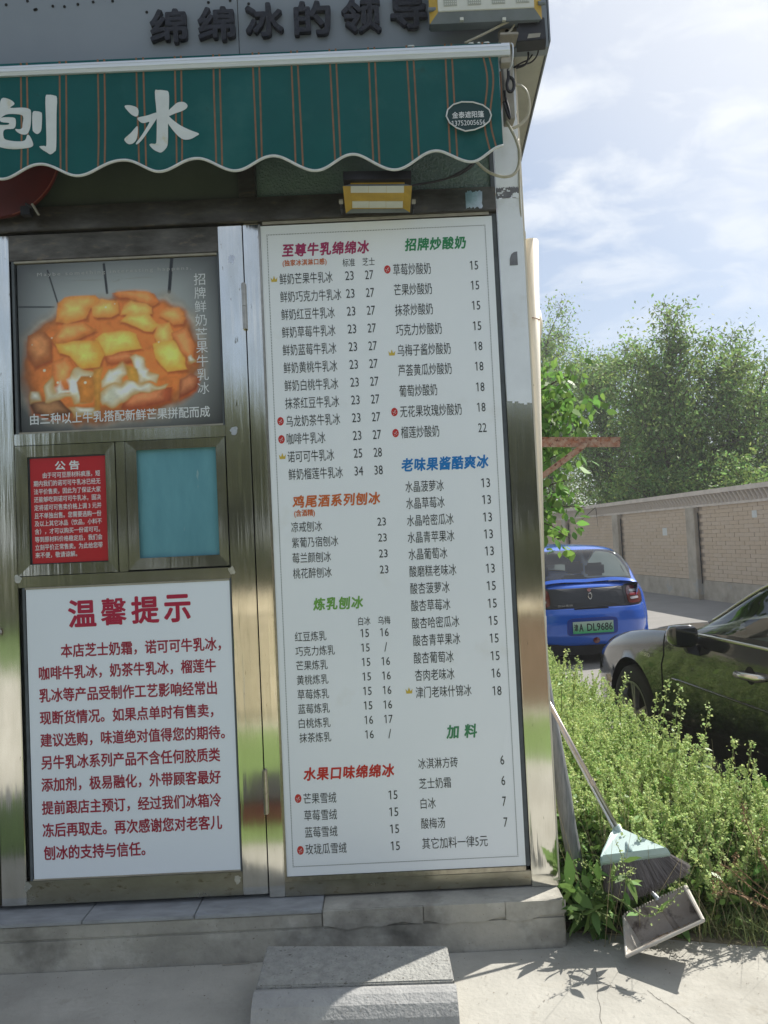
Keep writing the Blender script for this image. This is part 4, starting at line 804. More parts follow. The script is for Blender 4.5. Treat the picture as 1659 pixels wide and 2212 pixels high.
# driver box
bxp = thing('driver_box', 'black power supply box on the corner under the top floodlight', 'box', tuple(P3(1150, 60, 3.05)))
q = [P3(1116, 90, 2.99), P3(1180, 84, 2.99), P3(1176, 36.5, 2.99), P3(1119, 44, 2.99)]
o_ = Vector((0.012, 0.07, 0.0))
f = [Vector(p) for p in q]; MB().hexa([f[0], f[1], f[1]+o_, f[0]+o_, f[3], f[2], f[2]+o_, f[3]+o_]).build('case', BLACKP, bxp, bevel=0.002)
lbq = [P3(1139, 83, 2.988), P3(1166, 80, 2.988), P3(1168, 71, 2.988), P3(1142, 73, 2.988)]; meshobj('sticker', [tuple(p) for p in lbq], [(0, 1, 2, 3)], GALV, bxp)
# top floodlight
YL = 2.95
fl = thing('floodlight', 'large floodlight with yellow end caps, cut by the top edge above the driver box', 'floodlight', tuple(P3(1050, 0, YL)))
a, b = P3(929, 45, YL), P3(1173, 36, YL); z0 = (a.z+b.z)/2
MB().box(a.x, b.x, YL+0.02, YL+0.075, z0+0.004, z0+0.34).build('housing', LAMPB, fl, bevel=0.006)
gx0, gx1, gz = P3(946, 22, YL).x, P3(1154, 18, YL).x, P3(1050, 22, YL).z
MB().prism([(a.x, YL+0.018, z0), (b.x, YL+0.018, z0), (gx1, YL, gz), (gx0, YL, gz)], (0, 0.002, 0.0001)).build('front_rim', LAMPB, fl)
MB().prism([(a.x, YL+0.018, z0), (gx0, YL, gz), (gx0, YL, gz+0.3), (a.x, YL+0.018, z0+0.34)], (0, 0.002, 0)).build('end_cap', YEL, fl)
MB().prism([(b.x, YL+0.018, z0), (gx1, YL, gz), (gx1, YL, gz+0.3), (b.x, YL+0.018, z0+0.34)], (0, 0.002, 0)).build('end_cap', YEL, fl)
MB().box(gx0, gx1, YL-0.004, YL+0.002, gz, gz+0.30).build('lens', LAMPW, fl, bevel=0.002)
for k in range(4):
    c = gx0+(gx1-gx0)*(0.13+0.25*k)
    ledp = MB().box(c-0.026, c+0.026, YL-0.0060, YL-0.0045, gz+0.020, gz+0.075).build('led_array', mat('led array grey', (0.38, 0.40, 0.36), 0.4), fl)
    mb = MB()
    for i in range(6):
        for j in range(5):
            mb.box(c-0.022+i*0.0082, c-0.018+i*0.0082, YL-0.0078, YL-0.0062, gz+0.024+j*0.010, gz+0.028+j*0.010)
    tag(mb.build('led_chips', LAMPW, ledp), kind='stuff')
for u, v in [(934, 17), (1172, 3)]:
    p = P3(u, v, YL); MB().tube([(p.x-0.016, YL+0.01, p.z), (p.x+0.014, YL+0.01, p.z)], 0.008, 8).build('clamp_knob', LAMPB, fl)
for u in (998, 1090):
    p = P3(u, 38, YL); MB().box(p.x-0.007, p.x+0.007, YL+0.006, YL+0.018, p.z-0.006, p.z+0.006).build('rim_clip', LAMPW, fl)
# small floodlight above the menu
fl2 = thing('floodlight', 'small yellow framed floodlight with two white strips above the menu board', 'floodlight', tuple(P3(815, 430, 3.02)))
yt, yb = 2.935, 3.115
TL, TR, BR, BL = P3(740.5, 402, yt), P3(890, 401, yt), P3(885.6, 459, yb), P3(747, 461, yb)
nrm = (TR-TL).cross(BL-TL).normalized()
if nrm.y < 0: nrm = -nrm
def onpl(u, v): # point on the lamp face
    d = (u-CX)/FPX*RIGHT-(v-CY)/FPX*UP+FWD; return EYE+d*((TL-EYE).dot(nrm)/d.dot(nrm))
cor = lambda L_: [onpl(*p) for p in L_]
def slab(L_, dd, th, m, name, par): q_ = cor(L_); return MB().prism([p-nrm*dd for p in q_], nrm*th).build(name, m, par)
mouth = cor([(740.5, 402), (890, 401), (885.6, 459), (747, 461)]); inner = [p+nrm*0.014 for p in cor([(757, 405), (874, 404), (871.5, 457), (759.5, 458)])]
mb = MB(); 
for i in (1, 3): j = (i+1) % 4; mb.add([mouth[i], mouth[j], inner[j], inner[i]], [(0, 1, 2, 3)])
mb.build('reflector_wing', YEL, fl2)
mb = MB()
for i in (0, 2): j = (i+1) % 4; mb.add([mouth[i], mouth[j], inner[j], inner[i]], [(0, 1, 2, 3)])
mb.build('reflector_edge', LAMPB, fl2)
MB().prism(inner, nrm*0.006).build('reflector_back', YEL, fl2)
for (v0, v1, ua, ub) in ((407, 422.5, 757.4, 873), (441, 455, 760.5, 870.5)):
    for k in range(3):
        u0 = ua+(ub-ua)*k/3+0.25; u1 = ua+(ub-ua)*(k+1)/3-0.25
        q_ = [p+nrm*0.012 for p in cor([(u0, v0), (u1, v0-0.3), (u1, v1-0.3), (u0, v1)])]; MB().prism(q_, nrm*0.003).build('light_strip', LAMPW, fl2)
bk = [p+nrm*0.021 for p in cor([(741, 398), (889, 396), (884, 464), (749, 466)])]; MB().prism(bk, nrm*0.035).build('housing', BLACKP, fl2)
mb = MB()
for k in range(22):
    t = (k+0.5)/22; a = TL+(TR-TL)*t; mb.box(a.x-0.0015, a.x+0.0015, a.y+0.055, a.y+0.10, a.z+0.012, a.z+0.034)
tag(mb.build('cooling_fins', BLACKP, fl2), kind='stuff')
for u in (736, 894):
    p = onpl(u, 432); MB().box(p.x-0.008, p.x+0.008, p.y, p.y+0.03, p.z-0.004, p.z+0.004).build('side_knob', GALV, fl2, bevel=0.001)
    MB().tube([(p.x, p.y+0.03, p.z), (p.x, p.y+0.05, p.z-0.012), (p.x, 3.125, p.z-0.012)], 0.005, 6).build('yoke', BLACKP, fl2)

# ------------------------------------------------------------------ PIPE, BRACKET
pipe = thing('drain_pipe', 'cream plastic pipe running down the side wall with grey weathered lower length', 'pipe', (0.70, 3.32, 0))
yP = 3.30; tp = P3(1145, 521, yP); r_ = 0.0345
c0 = Vector((P3(1162.5, 521, yP).x-r_, yP, tp.z)); 
pts = [c0, Vector((P3(1169, 900, yP).x-r_, yP, P3(1160, 900, yP).z)), Vector((P3(1178.5, 1330, yP).x-r_, yP, P3(1160, 1330, yP).z))]
MB().tube(pts, r_, 24).build('upper_length', PVC, pipe, smooth=True)
MB().tube([pts[0]+Vector((0, 0, 0.0005)), pts[0]+Vector((0, 0, 0.001))], r_*0.99, 24).build('cap', PVC, pipe)
low = []
for u, v in [(1178.5, 1330), (1182, 1424), (1195.5, 1514), (1211, 1591), (1222, 1650), (1232.7, 1706), (1244, 1783), (1256, 1850), (1262, 1900)]:
    p = P3(u, v, yP); low.append(Vector((p.x-0.032, yP, p.z)))
MB().tube(low, [0.0345]+[0.033]*8, 20).build('lower_length', HOSE, pipe, smooth=True)
wr = tag(pxtube([(1149, 686, 3.262), (1158, 687.5, 3.262), (1166, 691, 3.28)], 0.0025, RUST, None, 'tie_wire'), 'short rusty tie wire round the cream pipe', 'wire')
pk = MB().tube([(P3(1162, 672, 3.33).x, 3.33, P3(1162, 672, 3.33).z), (P3(1167, 700, 3.33).x, 3.33, P3(1167, 700, 3.33).z), (P3(1162, 738, 3.33).x, 3.33, P3(1162, 738, 3.33).z)], 0.012, 10).build('vent_cap', PVC, None, smooth=True)
tag(pk, 'rounded cream vent cap bulging behind the pipe', 'vent')
rbk = thing('rusty_bracket', 'rusty angle iron bracket projecting from the side wall', 'bracket', tuple(P3(1160, 950, 3.5)))
A, B = P3(1150, 944, 3.50), P3(1340, 946, 3.50); hgt = (P3(1240, 944, 3.5)-P3(1240, 963.5, 3.5)).length
A.x = 0.60
MB().hexa([(A.x, 3.50, A.z-hgt), (B.x-0.004, 3.50, B.z-hgt), (B.x-0.004, 3.504, B.z-hgt), (A.x, 3.504, A.z-hgt), (A.x, 3.50, A.z), (B.x, 3.50, B.z), (B.x, 3.504, B.z), (A.x, 3.504, A.z)]).build('arm_web', RUST, rbk)
MB().hexa([(A.x, 3.497, A.z+0.0002), (B.x+0.004, 3.497, B.z+0.0002), (B.x+0.004, 3.535, B.z+0.0002), (A.x, 3.535, A.z+0.0002), (A.x, 3.497, A.z+0.004), (B.x+0.004, 3.497, B.z+0.004), (B.x+0.004, 3.535, B.z+0.004), (A.x, 3.535, A.z+0.004)]).build('arm_flange', RUST, rbk)
q = [P3(1146, 1040, 3.495), P3(1250, 963, 3.495), P3(1272, 953, 3.495), P3(1264, 967, 3.495), P3(1254, 976, 3.495), P3(1146, 1054, 3.495)]
MB().prism([(p.x, 3.488, p.z) for p in q], (0, 0.006, 0)).build('brace', RUST, rbk)

# ------------------------------------------------------------------ STEP
st = thing('step_block', 'kerb stone block laid as a step in front of the plinth', 'step', (-0.16, 2.7, 0))
a0, a1 = -0.497, 0.168
MB().hexa([(a0, 2.640, -0.06), (a1, 2.622, -0.06), (a1-0.006, 2.86, -0.06), (a0, 2.90, -0.06), (a0, 2.640, 0.128), (a1, 2.622, 0.128), (a1-0.006, 2.835, 0.130), (a0, 2.895, 0.130)]).build('top_block', STEPR, st, bevel=0.004)
prof = [(2.618, -0.07), (2.618, 0.118), (2.600, 0.122), (2.575, 0.117), (2.545, 0.100), (2.522, 0.070), (2.508, 0.035), (2.505, 0.016), (2.512, 0.012), (2.512, -0.07)]
mb = MB(); n = len(prof)
mb.add([(a0-0.004, y+0.020, z) for y, z in prof]+[(a1+0.004, y, z) for y, z in prof], [(i, (i+1) % n, (i+1) % n+n, i+n) for i in range(n)]+[tuple(range(n)), tuple(range(n, 2*n))[::-1]])
mb.build('nosing', STEPM, st)
tw = MB().tube([G3(480, 2084, 0.004), G3(540, 2080, 0.004)], 0.0022, 5).build('twig', GALV); tag(tw, 'small pale stick lying at the foot of the plinth', 'stick')

# ------------------------------------------------------------------ BROOM
BRM = mat('pale blue green plastic', (0.40, 0.52, 0.50), 0.35, var=0.06, vscale=8)
BRI = mat('grey bristles', (0.17, 0.15, 0.15), 0.7, island=0.45)
SHAFT = mat('metal broom shaft', (0.58, 0.50, 0.46), 0.30, 0.7, var=0.15, vscale=20, stretch=(1, 1, 8))
broom = thing('broom', 'pale blue broom with grey bristles leaning on the pipe above the dustpan', 'broom', tuple(P3(1400, 1930, 3.10)))
nk = P3(1333, 1788, 3.19); tpb = P3(1180, 1507, 3.225)
MB().tube([tpb, nk], 0.0088, 12).build('shaft', SHAFT, broom, smooth=True)
jn = tpb+(nk-tpb)*0.655; dd = (nk-tpb).normalized()
MB().tube([jn-dd*0.012, jn+dd*0.012], 0.0105, 12).build('joint', SHAFT, broom)
def bh(u, v, y): return P3(u, v, y)
yb_, yt_ = 3.06, 3.19
fr = [bh(1325, 1786, yt_), bh(1344, 1789, yt_), bh(1436, 1829, yb_+0.03), bh(1449, 1843, yb_), bh(1300, 1863, yb_), bh(1296, 1850, yb_), bh(1303, 1832, yb_+0.02)]
nn = (fr[2]-fr[0]).cross(fr[4]-fr[0]).normalized(); nn = nn if nn.y > 0 else -nn
MB().prism(fr, nn*0.035).build('head', BRM, broom, bevel=0.004)
fl_ = [bh(1301, 1846, yb_-0.006), bh(1440, 1829, yb_-0.006), bh(1450, 1844, yb_-0.008), bh(1298, 1864, yb_-0.008)]
MB().prism(fl_, nn*0.045).build('head_skirt', BRM, broom, bevel=0.003)
sk = MB().tube([nk-dd*0.01+Vector((0, -0.004, 0)), nk+dd*0.05+Vector((0, -0.012, 0)), bh(1362, 1838, yb_-0.002)], [0.016, 0.018, 0.008], 12).build('socket', BRM, broom, smooth=True)
nbst = 2600; t = rng.random(nbst); dp = rng.random(nbst)
x0 = np.array(bh(1300, 1860, yb_)); x1 = np.array(bh(1449, 1842, yb_)); e0 = np.array(bh(1311, 1936, yb_-0.03)); e1 = np.array(bh(1496, 1872, yb_-0.02)); em_ = np.array(bh(1402, 1924, yb_-0.03))
nv_ = np.array(nn); Pt = x0+(x1-x0)*t[:, None]+nv_*(0.004+0.030*dp)[:, None]
Eb = (1-t)[:, None]**2*e0+2*(t*(1-t))[:, None]*(em_*2-0.5*(e0+e1))+t[:, None]**2*e1
Et = Eb+rng.normal(0, 0.004, (nbst, 3))+nv_*(-0.01+0.06*dp)[:, None]; Et = Pt+(Et-Pt)*(0.84+0.10*rng.random(nbst))[:, None]
sd = np.array([1, 0.3, 0.2]); sd = sd/np.linalg.norm(sd)*0.0011
Q = np.stack([Pt-sd, Pt+sd, Et+sd*0.8, Et-sd*0.8], 1); tag(fastquads('bristles', Q, BRI, broom), kind='stuff')

# ------------------------------------------------------------------ DUSTPAN
PANM = mat('dirty pale plastic', (0.52, 0.50, 0.46), 0.5, base2=(0.42, 0.38, 0.33), vscale=14, spots=[((0.22, 0.16, 0.11), 26, 0.60, 0.72)])
PANI = mat('stained pan inside', (0.36, 0.32, 0.29), 0.75, base2=(0.24, 0.20, 0.17), vscale=9, spots=[((0.07, 0.05, 0.04), 14, 0.50, 0.62), ((0.40, 0.37, 0.34), 60, 0.66, 0.74)], bump=0.2, bscale=40)
pan = thing('dustpan', 'dirty long handled dustpan tilted on the sunlit concrete below the broom', 'dustpan', (0.98, 2.92, 0.0))
Lp, Rp, Qp, Tp = Vector((0.816, 2.868, 0.043)), Vector((1.079, 2.80, 0.193)), Vector((1.130, 2.945, 0.125)), Vector((1.095, 2.998, 0.222))
QLp = P3(1385, 2042, 2.985); TLp = Vector((0.866, 3.050, 0.100))
th = 0.004
def plate(p, m, name, t_=th):
    p = [Vector(a) for a in p]; n_ = (p[1]-p[0]).cross(p[2]-p[0]).normalized(); return MB().prism(p, n_*t_).build(name, m, pan)
plate([Lp, Rp, Qp, QLp], PANM, 'floor_plate')
plate([QLp, Qp, Tp, TLp], PANI, 'back_plate')
plate([QLp+Vector((0, 0, 0.004)), Qp+Vector((0, 0, 0.004)), Rp+(Qp-Rp)*0.12+Vector((0, 0, 0.004)), Lp+(QLp-Lp)*0.12+Vector((0, 0, 0.004))], PANI, 'inner_floor', 0.001)
def sidew(a, b, c, nm): plate([a, b, c], PANM, nm)
plate([Lp, QLp, TLp], PANM, 'side_plate'); plate([Rp, Tp, Qp], PANM, 'side_plate')
# rim tubes: lip, side edges
MB().tube([Lp, Rp], 0.006, 8).build('lip_rim', PANM, pan); MB().tube([Rp, Tp], [0.007, 0.010], 8).tube([Lp, TLp], 0.005, 8).build('side_rim', PANM, pan)
mb = MB()
for k in range(24):
    t_ = (k+0.5)/24; c = TLp+(Tp-TLp)*t_; mb.box(c.x-0.0028, c.x+0.0028, c.y-0.003, c.y+0.003, c.z-0.003, c.z+0.008)
mb.build('comb_teeth', PANM, pan)
mid_t = TLp+(Tp-TLp)*0.56; mid_b = QLp+(Qp-QLp)*0.60; nb_ = (Qp-QLp).cross(Tp-Qp).normalized(); nb_ = nb_ if nb_.y < 0 else -nb_
MB().tube([mid_t+nb_*0.002, mid_b+nb_*0.002], 0.012, 10).build('handle_sleeve', PANI, pan, smooth=True)
hd = P3(1392, 1911, 3.14); ht_ = P3(1205, 1560, 3.47)
MB().tube([mid_b+(mid_t-mid_b)*0.9, mid_t+Vector((0, 0.004, 0.004)), hd, hd+(ht_-hd)*0.5, ht_], 0.0085, 10).build('handle', ALU, pan, smooth=True)
mb = MB()
for k in range(60):
    t_ = rng.random(); c = QLp+(Qp-QLp)*(0.2+0.6*t_)+(Rp-Qp)*(0.05+0.25*rng.random()); s_ = rng.uniform(0.002, 0.005)
    mb.add([c+Vector((rng.uniform(-s_, s_), rng.uniform(-s_, s_), 0.004+rng.uniform(0, s_))) for _ in range(4)], [(0, 1, 2), (0, 2, 3), (0, 1, 3)])
tag(mb.build('debris', SEED, pan), kind='stuff')

# ------------------------------------------------------------------ CARS
def interp_stations(st, ss, nsub):
    """st: list of (s, [(y,z)...]); returns grid arrays S, Y, Z  shape (len(ss), m)"""
    keys = np.array([a for a, _ in st]); pts = np.array([p for _, p in st], float)     # k, n, 2
    def hermite(xk, yk, x):
        d = np.diff(yk, axis=0)/np.diff(xk)[:, None]; mm = np.zeros_like(yk); mm[0] = d[0]; mm[-1] = d[-1]
        for i in range(1, len(xk)-1):
            same = d[i-1]*d[i] > 0
            mm[i] = np.where(same, 2*d[i-1]*d[i]/np.where(np.abs(d[i-1]+d[i]) < 1e-9, 1e-9, d[i-1]+d[i]), 0)
        out = np.empty((len(x), yk.shape[1]))
        for j, xx in enumerate(x):
            i = min(max(np.searchsorted(xk, xx)-1, 0), len(xk)-2); h = xk[i+1]-xk[i]; t = (xx-xk[i])/h
            out[j] = (2*t**3-3*t**2+1)*yk[i]+(t**3-2*t**2+t)*h*mm[i]+(-2*t**3+3*t**2)*yk[i+1]+(t**3-t**2)*h*mm[i+1]
        return out
    g = hermite(keys, pts.reshape(len(st), -1), np.array(ss)).reshape(len(ss), -1, 2)
    n = g.shape[1]; tt = np.linspace(0, n-1, (n-1)*nsub+1)
    res = np.empty((len(ss), len(tt), 2))
    for i in range(len(ss)):
        res[i] = hermite(np.arange(n, dtype=float), g[i], tt)
    return res, tt
def make_car(root, st, length, wheels, R_arch, paint, glass_fn, nsub=5, ds=0.035, Lmats=None):
    ss = np.arange(st[0][0], st[-1][0]+1e-6, ds); ss = np.linspace(st[0][0], st[-1][0], len(ss)+1)
    G, tt = interp_stations(st, ss, nsub); ns, nt_ = G.shape[:2]
    V = np.zeros((ns, nt_, 3)); V[..., 1] = ss[:, None]; V[..., 0] = -G[..., 0]; V[..., 2] = G[..., 1]     # left side (x<0), y = s
    inside = np.zeros((ns, nt_), bool)
    for (sc, zc) in wheels:
        d = np.hypot(V[..., 1]-sc, V[..., 2]-zc); ins = (d < R_arch) & (tt[None, :] < 3.4); inside |= ins
        for i, j in zip(*np.where(ins)):
            pass
    body_f = []; glass_f = {}
    keepv = ~inside
    Vs = V.copy()
    for (sc, zc) in wheels:
        dy = V[..., 1]-sc; dz = V[..., 2]-zc; d = np.hypot(dy, dz)+1e-9; m_ = (d < R_arch) & (tt[None, :] < 3.4)
        Vs[..., 1] = np.where(m_, sc+dy/d*R_arch, Vs[..., 1]); Vs[..., 2] = np.where(m_, np.maximum(zc+dz/d*R_arch, 0.16), Vs[..., 2])
    idx = lambda i, j: i*nt_+j
    for i in range(ns-1):
        for j in range(nt_-1):
            c = [(i, j), (i+1, j), (i+1, j+1), (i, j+1)]
            if all(inside[a] for a in c): continue
            key = glass_fn((ss[i]+ss[i+1])/2, (tt[j]+tt[j+1])/2)
            f = [idx(*a) for a in c]
            if key: glass_f.setdefault(key, []).append(f)
            else: body_f.append(f)
    flat = Vs.reshape(-1, 3); n = len(flat); mir = flat*np.array([-1, 1, 1])
    allv = np.concatenate([flat, mir])
    def mk(name, faces, m, both=True, sidesplit=False, off=0.0):
        outs = []
        sets = [faces+[[k+n for k in f][::-1] for f in faces]] if not sidesplit else [faces, [[k+n for k in f][::-1] for f in faces]]
        for fs in sets:
            used = sorted({k for f in fs for k in f}); mp_ = {k: q for q, k in enumerate(used)}
            me = bpy.data.meshes.new(name); me.from_pydata(allv[used].tolist(), [], [[mp_[k] for k in f] for f in fs])
            bm = bmesh.new(); bm.from_mesh(me); bmesh.ops.remove_doubles(bm, verts=bm.verts[:], dist=0.0008); bmesh.ops.recalc_face_normals(bm, faces=bm.faces[:]); bm.to_mesh(me); bm.free()
            me.polygons.foreach_set('use_smooth', [True]*len(me.polygons)); me.materials.append(m); outs.append(link(name, me, root))
        return outs
    bo = mk('body', body_f, paint)[0]
    return bo, glass_f, mk, V, ss, tt
TYRE = mat('tyre rubber', (0.018, 0.018, 0.018), 0.85, var=0.3, vscale=20)
RIM = mat('alloy rim', (0.35, 0.35, 0.36), 0.3, 0.8)
CHROME = mat('satin chrome', (0.62, 0.60, 0.55), 0.22, 0.9)
GLASS = mat('dark car glass', (0.012, 0.016, 0.016), 0.03, 0, spec=0.9)
def see_glass(name, tint, mixf):
    m = bpy.data.materials.new(name); m.use_nodes = True; t = m.node_tree; t.nodes.clear()
    o = t.nodes.new('ShaderNodeOutputMaterial'); ms = t.nodes.new('ShaderNodeMixShader'); tr = t.nodes.new('ShaderNodeBsdfTransparent'); tr.inputs[0].default_value = (*tint, 1)
    gl = t.nodes.new('ShaderNodeBsdfGlossy'); gl.inputs['Roughness'].default_value = 0.03; fr_ = t.nodes.new('ShaderNodeFresnel'); fr_.inputs[0].default_value = 1.52
    ad = t.nodes.new('ShaderNodeMath'); ad.operation = 'ADD'; ad.inputs[1].default_value = mixf
    t.links.new(fr_.outputs[0], ad.inputs[0]); t.links.new(ad.outputs[0], ms.inputs[0]); t.links.new(tr.outputs[0], ms.inputs[1]); t.links.new(gl.outputs[0], ms.inputs[2]); t.links.new(ms.outputs[0], o.inputs[0]); return m
CGL = see_glass('clear car glass', (0.42, 0.50, 0.47), 0.05)
CGL2 = see_glass('rear window glass', (0.30, 0.40, 0.42), 0.06)
SEATM = mat('dark seat cloth', (0.03, 0.03, 0.032), 0.8)
SEATW = mat('pale seat cloth', (0.25, 0.30, 0.31), 0.7)
def wheel(root, x, s, z, R_, side, spokes=5):
    e = bpy.data.objects.new('wheel', None); C.objects.link(e); e.parent = root; e.location = (x, s, z)
    MB().lathe((0, 0, 0), (side, 0, 0), [(R_*0.66, 0.012), (R_*0.72, 0.022), (R_*0.90, 0.022), (R_*0.985, 0.002), (R_, -0.03), (R_, -0.17), (R_*0.93, -0.20), (R_*0.62, -0.20), (R_*0.62, 0.0), (R_*0.66, 0.012)], 48).build('tyre', TYRE, e, smooth=True, local=True)
    mb = MB().lathe((0, 0, 0), (side, 0, 0), [(R_*0.66, 0.012), (R_*0.665, 0.016), (R_*0.63, 0.016), (R_*0.60, -0.02), (R_*0.58, -0.10)], 48)
    for k in range(spokes):
        a = k*2*math.pi/spokes+0.3
        for da in (-0.11, 0.11):
            d0 = Vector((0, math.cos(a+da*0.5), math.sin(a+da*0.5))); d1 = Vector((0, math.cos(a+da), math.sin(a+da))); nr = Vector((0, -d1.z, d1.y))*0.013; ox = Vector((side, 0, 0))
            p0, p1 = d0*R_*0.10, d1*R_*0.63
            mb.hexa([p0-nr-ox*0.02, p1-nr-ox*0.02, p1+nr-ox*0.02, p0+nr-ox*0.02, p0-nr*0.7+ox*0.006, p1-nr*0.7+ox*0.012, p1+nr*0.7+ox*0.012, p0+nr*0.7+ox*0.006])
    mb.lathe((0, 0, 0), (side, 0, 0), [(0.0001, 0.012), (R_*0.13, 0.010), (R_*0.14, -0.02)], 20)
    mb.build('rim', RIM, e, local=True)
    MB().lathe((0, 0, 0), (side, 0, 0), [(0.0001, -0.075), (R_*0.58, -0.075)], 32).build('brake_disc', BLACKP, e, local=True)
HEAD = math.atan2(0.1143, 0.9934)
PAINTK = mat('black green metallic paint', (0.019, 0.020, 0.021), 0.14, 0.0, coat=1.0, spec=0.5)
PAINTB = mat('deep blue paint', (0.014, 0.115, 0.60), 0.22, 0.15, coat=1.0, spec=0.5)
# --- black sedan: local frame: origin = front axle centre on ground at car centreline; +y (s) runs BACK along the car
bk = thing('parked_car', 'glossy black sedan parked beside the weeds with front wheel showing', 'car', (0, 0, 0))
KC = 1.15; side_pt = Vector((1.672*KC, 5.372*KC, 1.6-1.6*KC)); rt = Vector((0.9934, 0.1143, 0)); fwdc = Vector((-0.1143, 0.9934, 0))
ctr = side_pt+rt*0.905*KC
# local x axis: left side is x<0 -> world left is -rt ; local +y = backwards = -fwdc ; to keep right handed use rotation of pi about z then mirror x is symmetric
bk.location = ctr; bk.rotation_euler = (0, 0, math.pi+HEAD); bk.scale = (KC, KC, KC)
# in this frame local +x points to the car's left (towards the camera), +y points backwards
def stn(s, hb, zb, w1, z1, w2, z2, w3, z3, w4, z4, w5, z5, w6, z6, zc):
    return (s, [(hb, zb), (w1, z1), (w2, z2), (w3, z3), (w4, z4), (w5, z5), (w6, z6), (w6*0.62, (z6+zc)/2+0.012), (0.0, zc)])
stK = [stn(-0.93, .50, .26, .55, .35, .58, .48, .56, .58, .54, .62, .50, .64, .40, .66, .67),
       stn(-0.86, .66, .22, .72, .34, .73, .48, .70, .60, .66, .66, .60, .70, .45, .73, .74),
       stn(-0.70, .80, .20, .84, .34, .845, .50, .82, .66, .76, .725, .68, .76, .50, .79, .80),
       stn(-0.40, .86, .19, .885, .34, .895, .52, .875, .74, .82, .82, .73, .835, .52, .85, .865),
       stn(0.00, .875, .18, .90, .34, .912, .54, .895, .81, .845, .90, .76, .895, .55, .905, .92),
       stn(0.40, .875, .18, .90, .34, .908, .54, .900, .84, .865, .945, .79, .935, .58, .95, .965),
       stn(0.70, .875, .18, .90, .34, .905, .54, .905, .86, .875, .965, .84, .975, .62, .99, 1.005),
       stn(0.84, .875, .18, .90, .34, .905, .54, .905, .86, .878, .970, .835, 1.00, .76, 1.03, 1.05),
       stn(1.40, .875, .18, .90, .34, .908, .54, .908, .86, .880, .975, .780, 1.17, .690, 1.30, 1.345),
       stn(1.75, .875, .18, .90, .34, .908, .54, .908, .86, .880, .975, .760, 1.22, .640, 1.385, 1.42),
       stn(2.3, .875, .18, .90, .34, .908, .54, .908, .87, .878, .98, .75, 1.22, .625, 1.385, 1.425),
       stn(2.8, .875, .18, .90, .34, .905, .54, .905, .89, .875, 1.0, .75, 1.19, .60, 1.33, 1.36),
       stn(3.2, .87, .18, .90, .34, .90, .54, .89, .92, .86, 1.03, .76, 1.08, .62, 1.12, 1.14),
       stn(3.4, .85, .22, .88, .34, .88, .54, .86, .90, .82, 1.03, .72, 1.05, .55, 1.06, 1.07)]
def gfK(s, t):
    if 0.86 < s < 1.60 and 6.1 < t < 8: return 'windshield'
    if 0.86 < s < 3.0 and 4.15 < t < 5.75:
        if 2.02 < s < 2.10: return 'pillar'
        return 'side_window'
    return None
bo, gf, mkp, VK, ssK, ttK = make_car(bk, stK, 4.6, [(0.0, 0.33), (2.62, 0.33)], 0.385, PAINTK, gfK)
for o in mkp('windshield', gf['windshield'], CGL): pass
mkp('side_window', gf['side_window'], CGL, sidesplit=True); mkp('door_pillar', gf['pillar'], BLACKP, sidesplit=True)
def surfK(s, t, off=0.0, sgn=1):
    i = min(max(int(round((s-ssK[0])/(ssK[1]-ssK[0]))), 1), len(ssK)-2); j = min(max(int(round(t*5)), 1), len(ttK)-2); p = Vector(VK[i, j])
    du = Vector(VK[i+1, j]-VK[i-1, j]); dv_ = Vector(VK[i, j+1]-VK[i, j-1]); n_ = du.cross(dv_).normalized()
    if n_.x > 0: n_ = -n_
    p = p+n_*off; return Vector((p.x*-sgn, p.y, p.z)) if sgn == 1 else p
def line_on(s0, s1, t, off, r, m, name, par, n=30, dt=0.0):
    pts = [surfK(s0+(s1-s0)*k/n, t+dt*k/n, off) for k in range(n+1)]; MB().tube(pts, r, 6).build(name, m, par, smooth=True, local=True)
line_on(0.84, 2.9, 4.05, 0.004, 0.010, CHROME, 'beltline_trim', bk); line_on(0.86, 2.8, 5.85, 0.006, 0.008, CHROME, 'window_trim', bk)
for s0 in (0.44, 1.98): # door seams
    mb = MB(); pts = [surfK(s0+0.02*math.sin(t*1.2)+(0.10*(t-1.6)/2.4 if s0 < 1 else 0), t, 0.0012) for t in np.linspace(0.6, 3.9, 22)]; mb.tube(pts, 0.0035, 5).build('door_seam', DARK, bk, local=True)
line_on(0.6, 3.0, 2.35, 0.003, 0.006, PAINTK, 'body_crease', bk)
# wheels, liners
for s_ in (0.0, 2.62):
    for sg in (1, -1): wheel(bk, sg*0.885, s_, 0.33, 0.33, sg)
    for sg in (1, -1):
        mb = MB(); n_ = 24; vs = []
        for x in (0.900, 0.62):
            for k in range(n_+1): a = math.pi*(-0.12)+math.pi*1.24*k/n_; vs.append((sg*x, s_+math.cos(a)*0.386, 0.33+math.sin(a)*0.386))
        mb.add(vs, [(k, k+1, k+n_+2, k+n_+1) for k in range(n_)]+[tuple(range(n_+1, 2*n_+2))]); mb.build('arch_liner', DARK, bk, local=True)
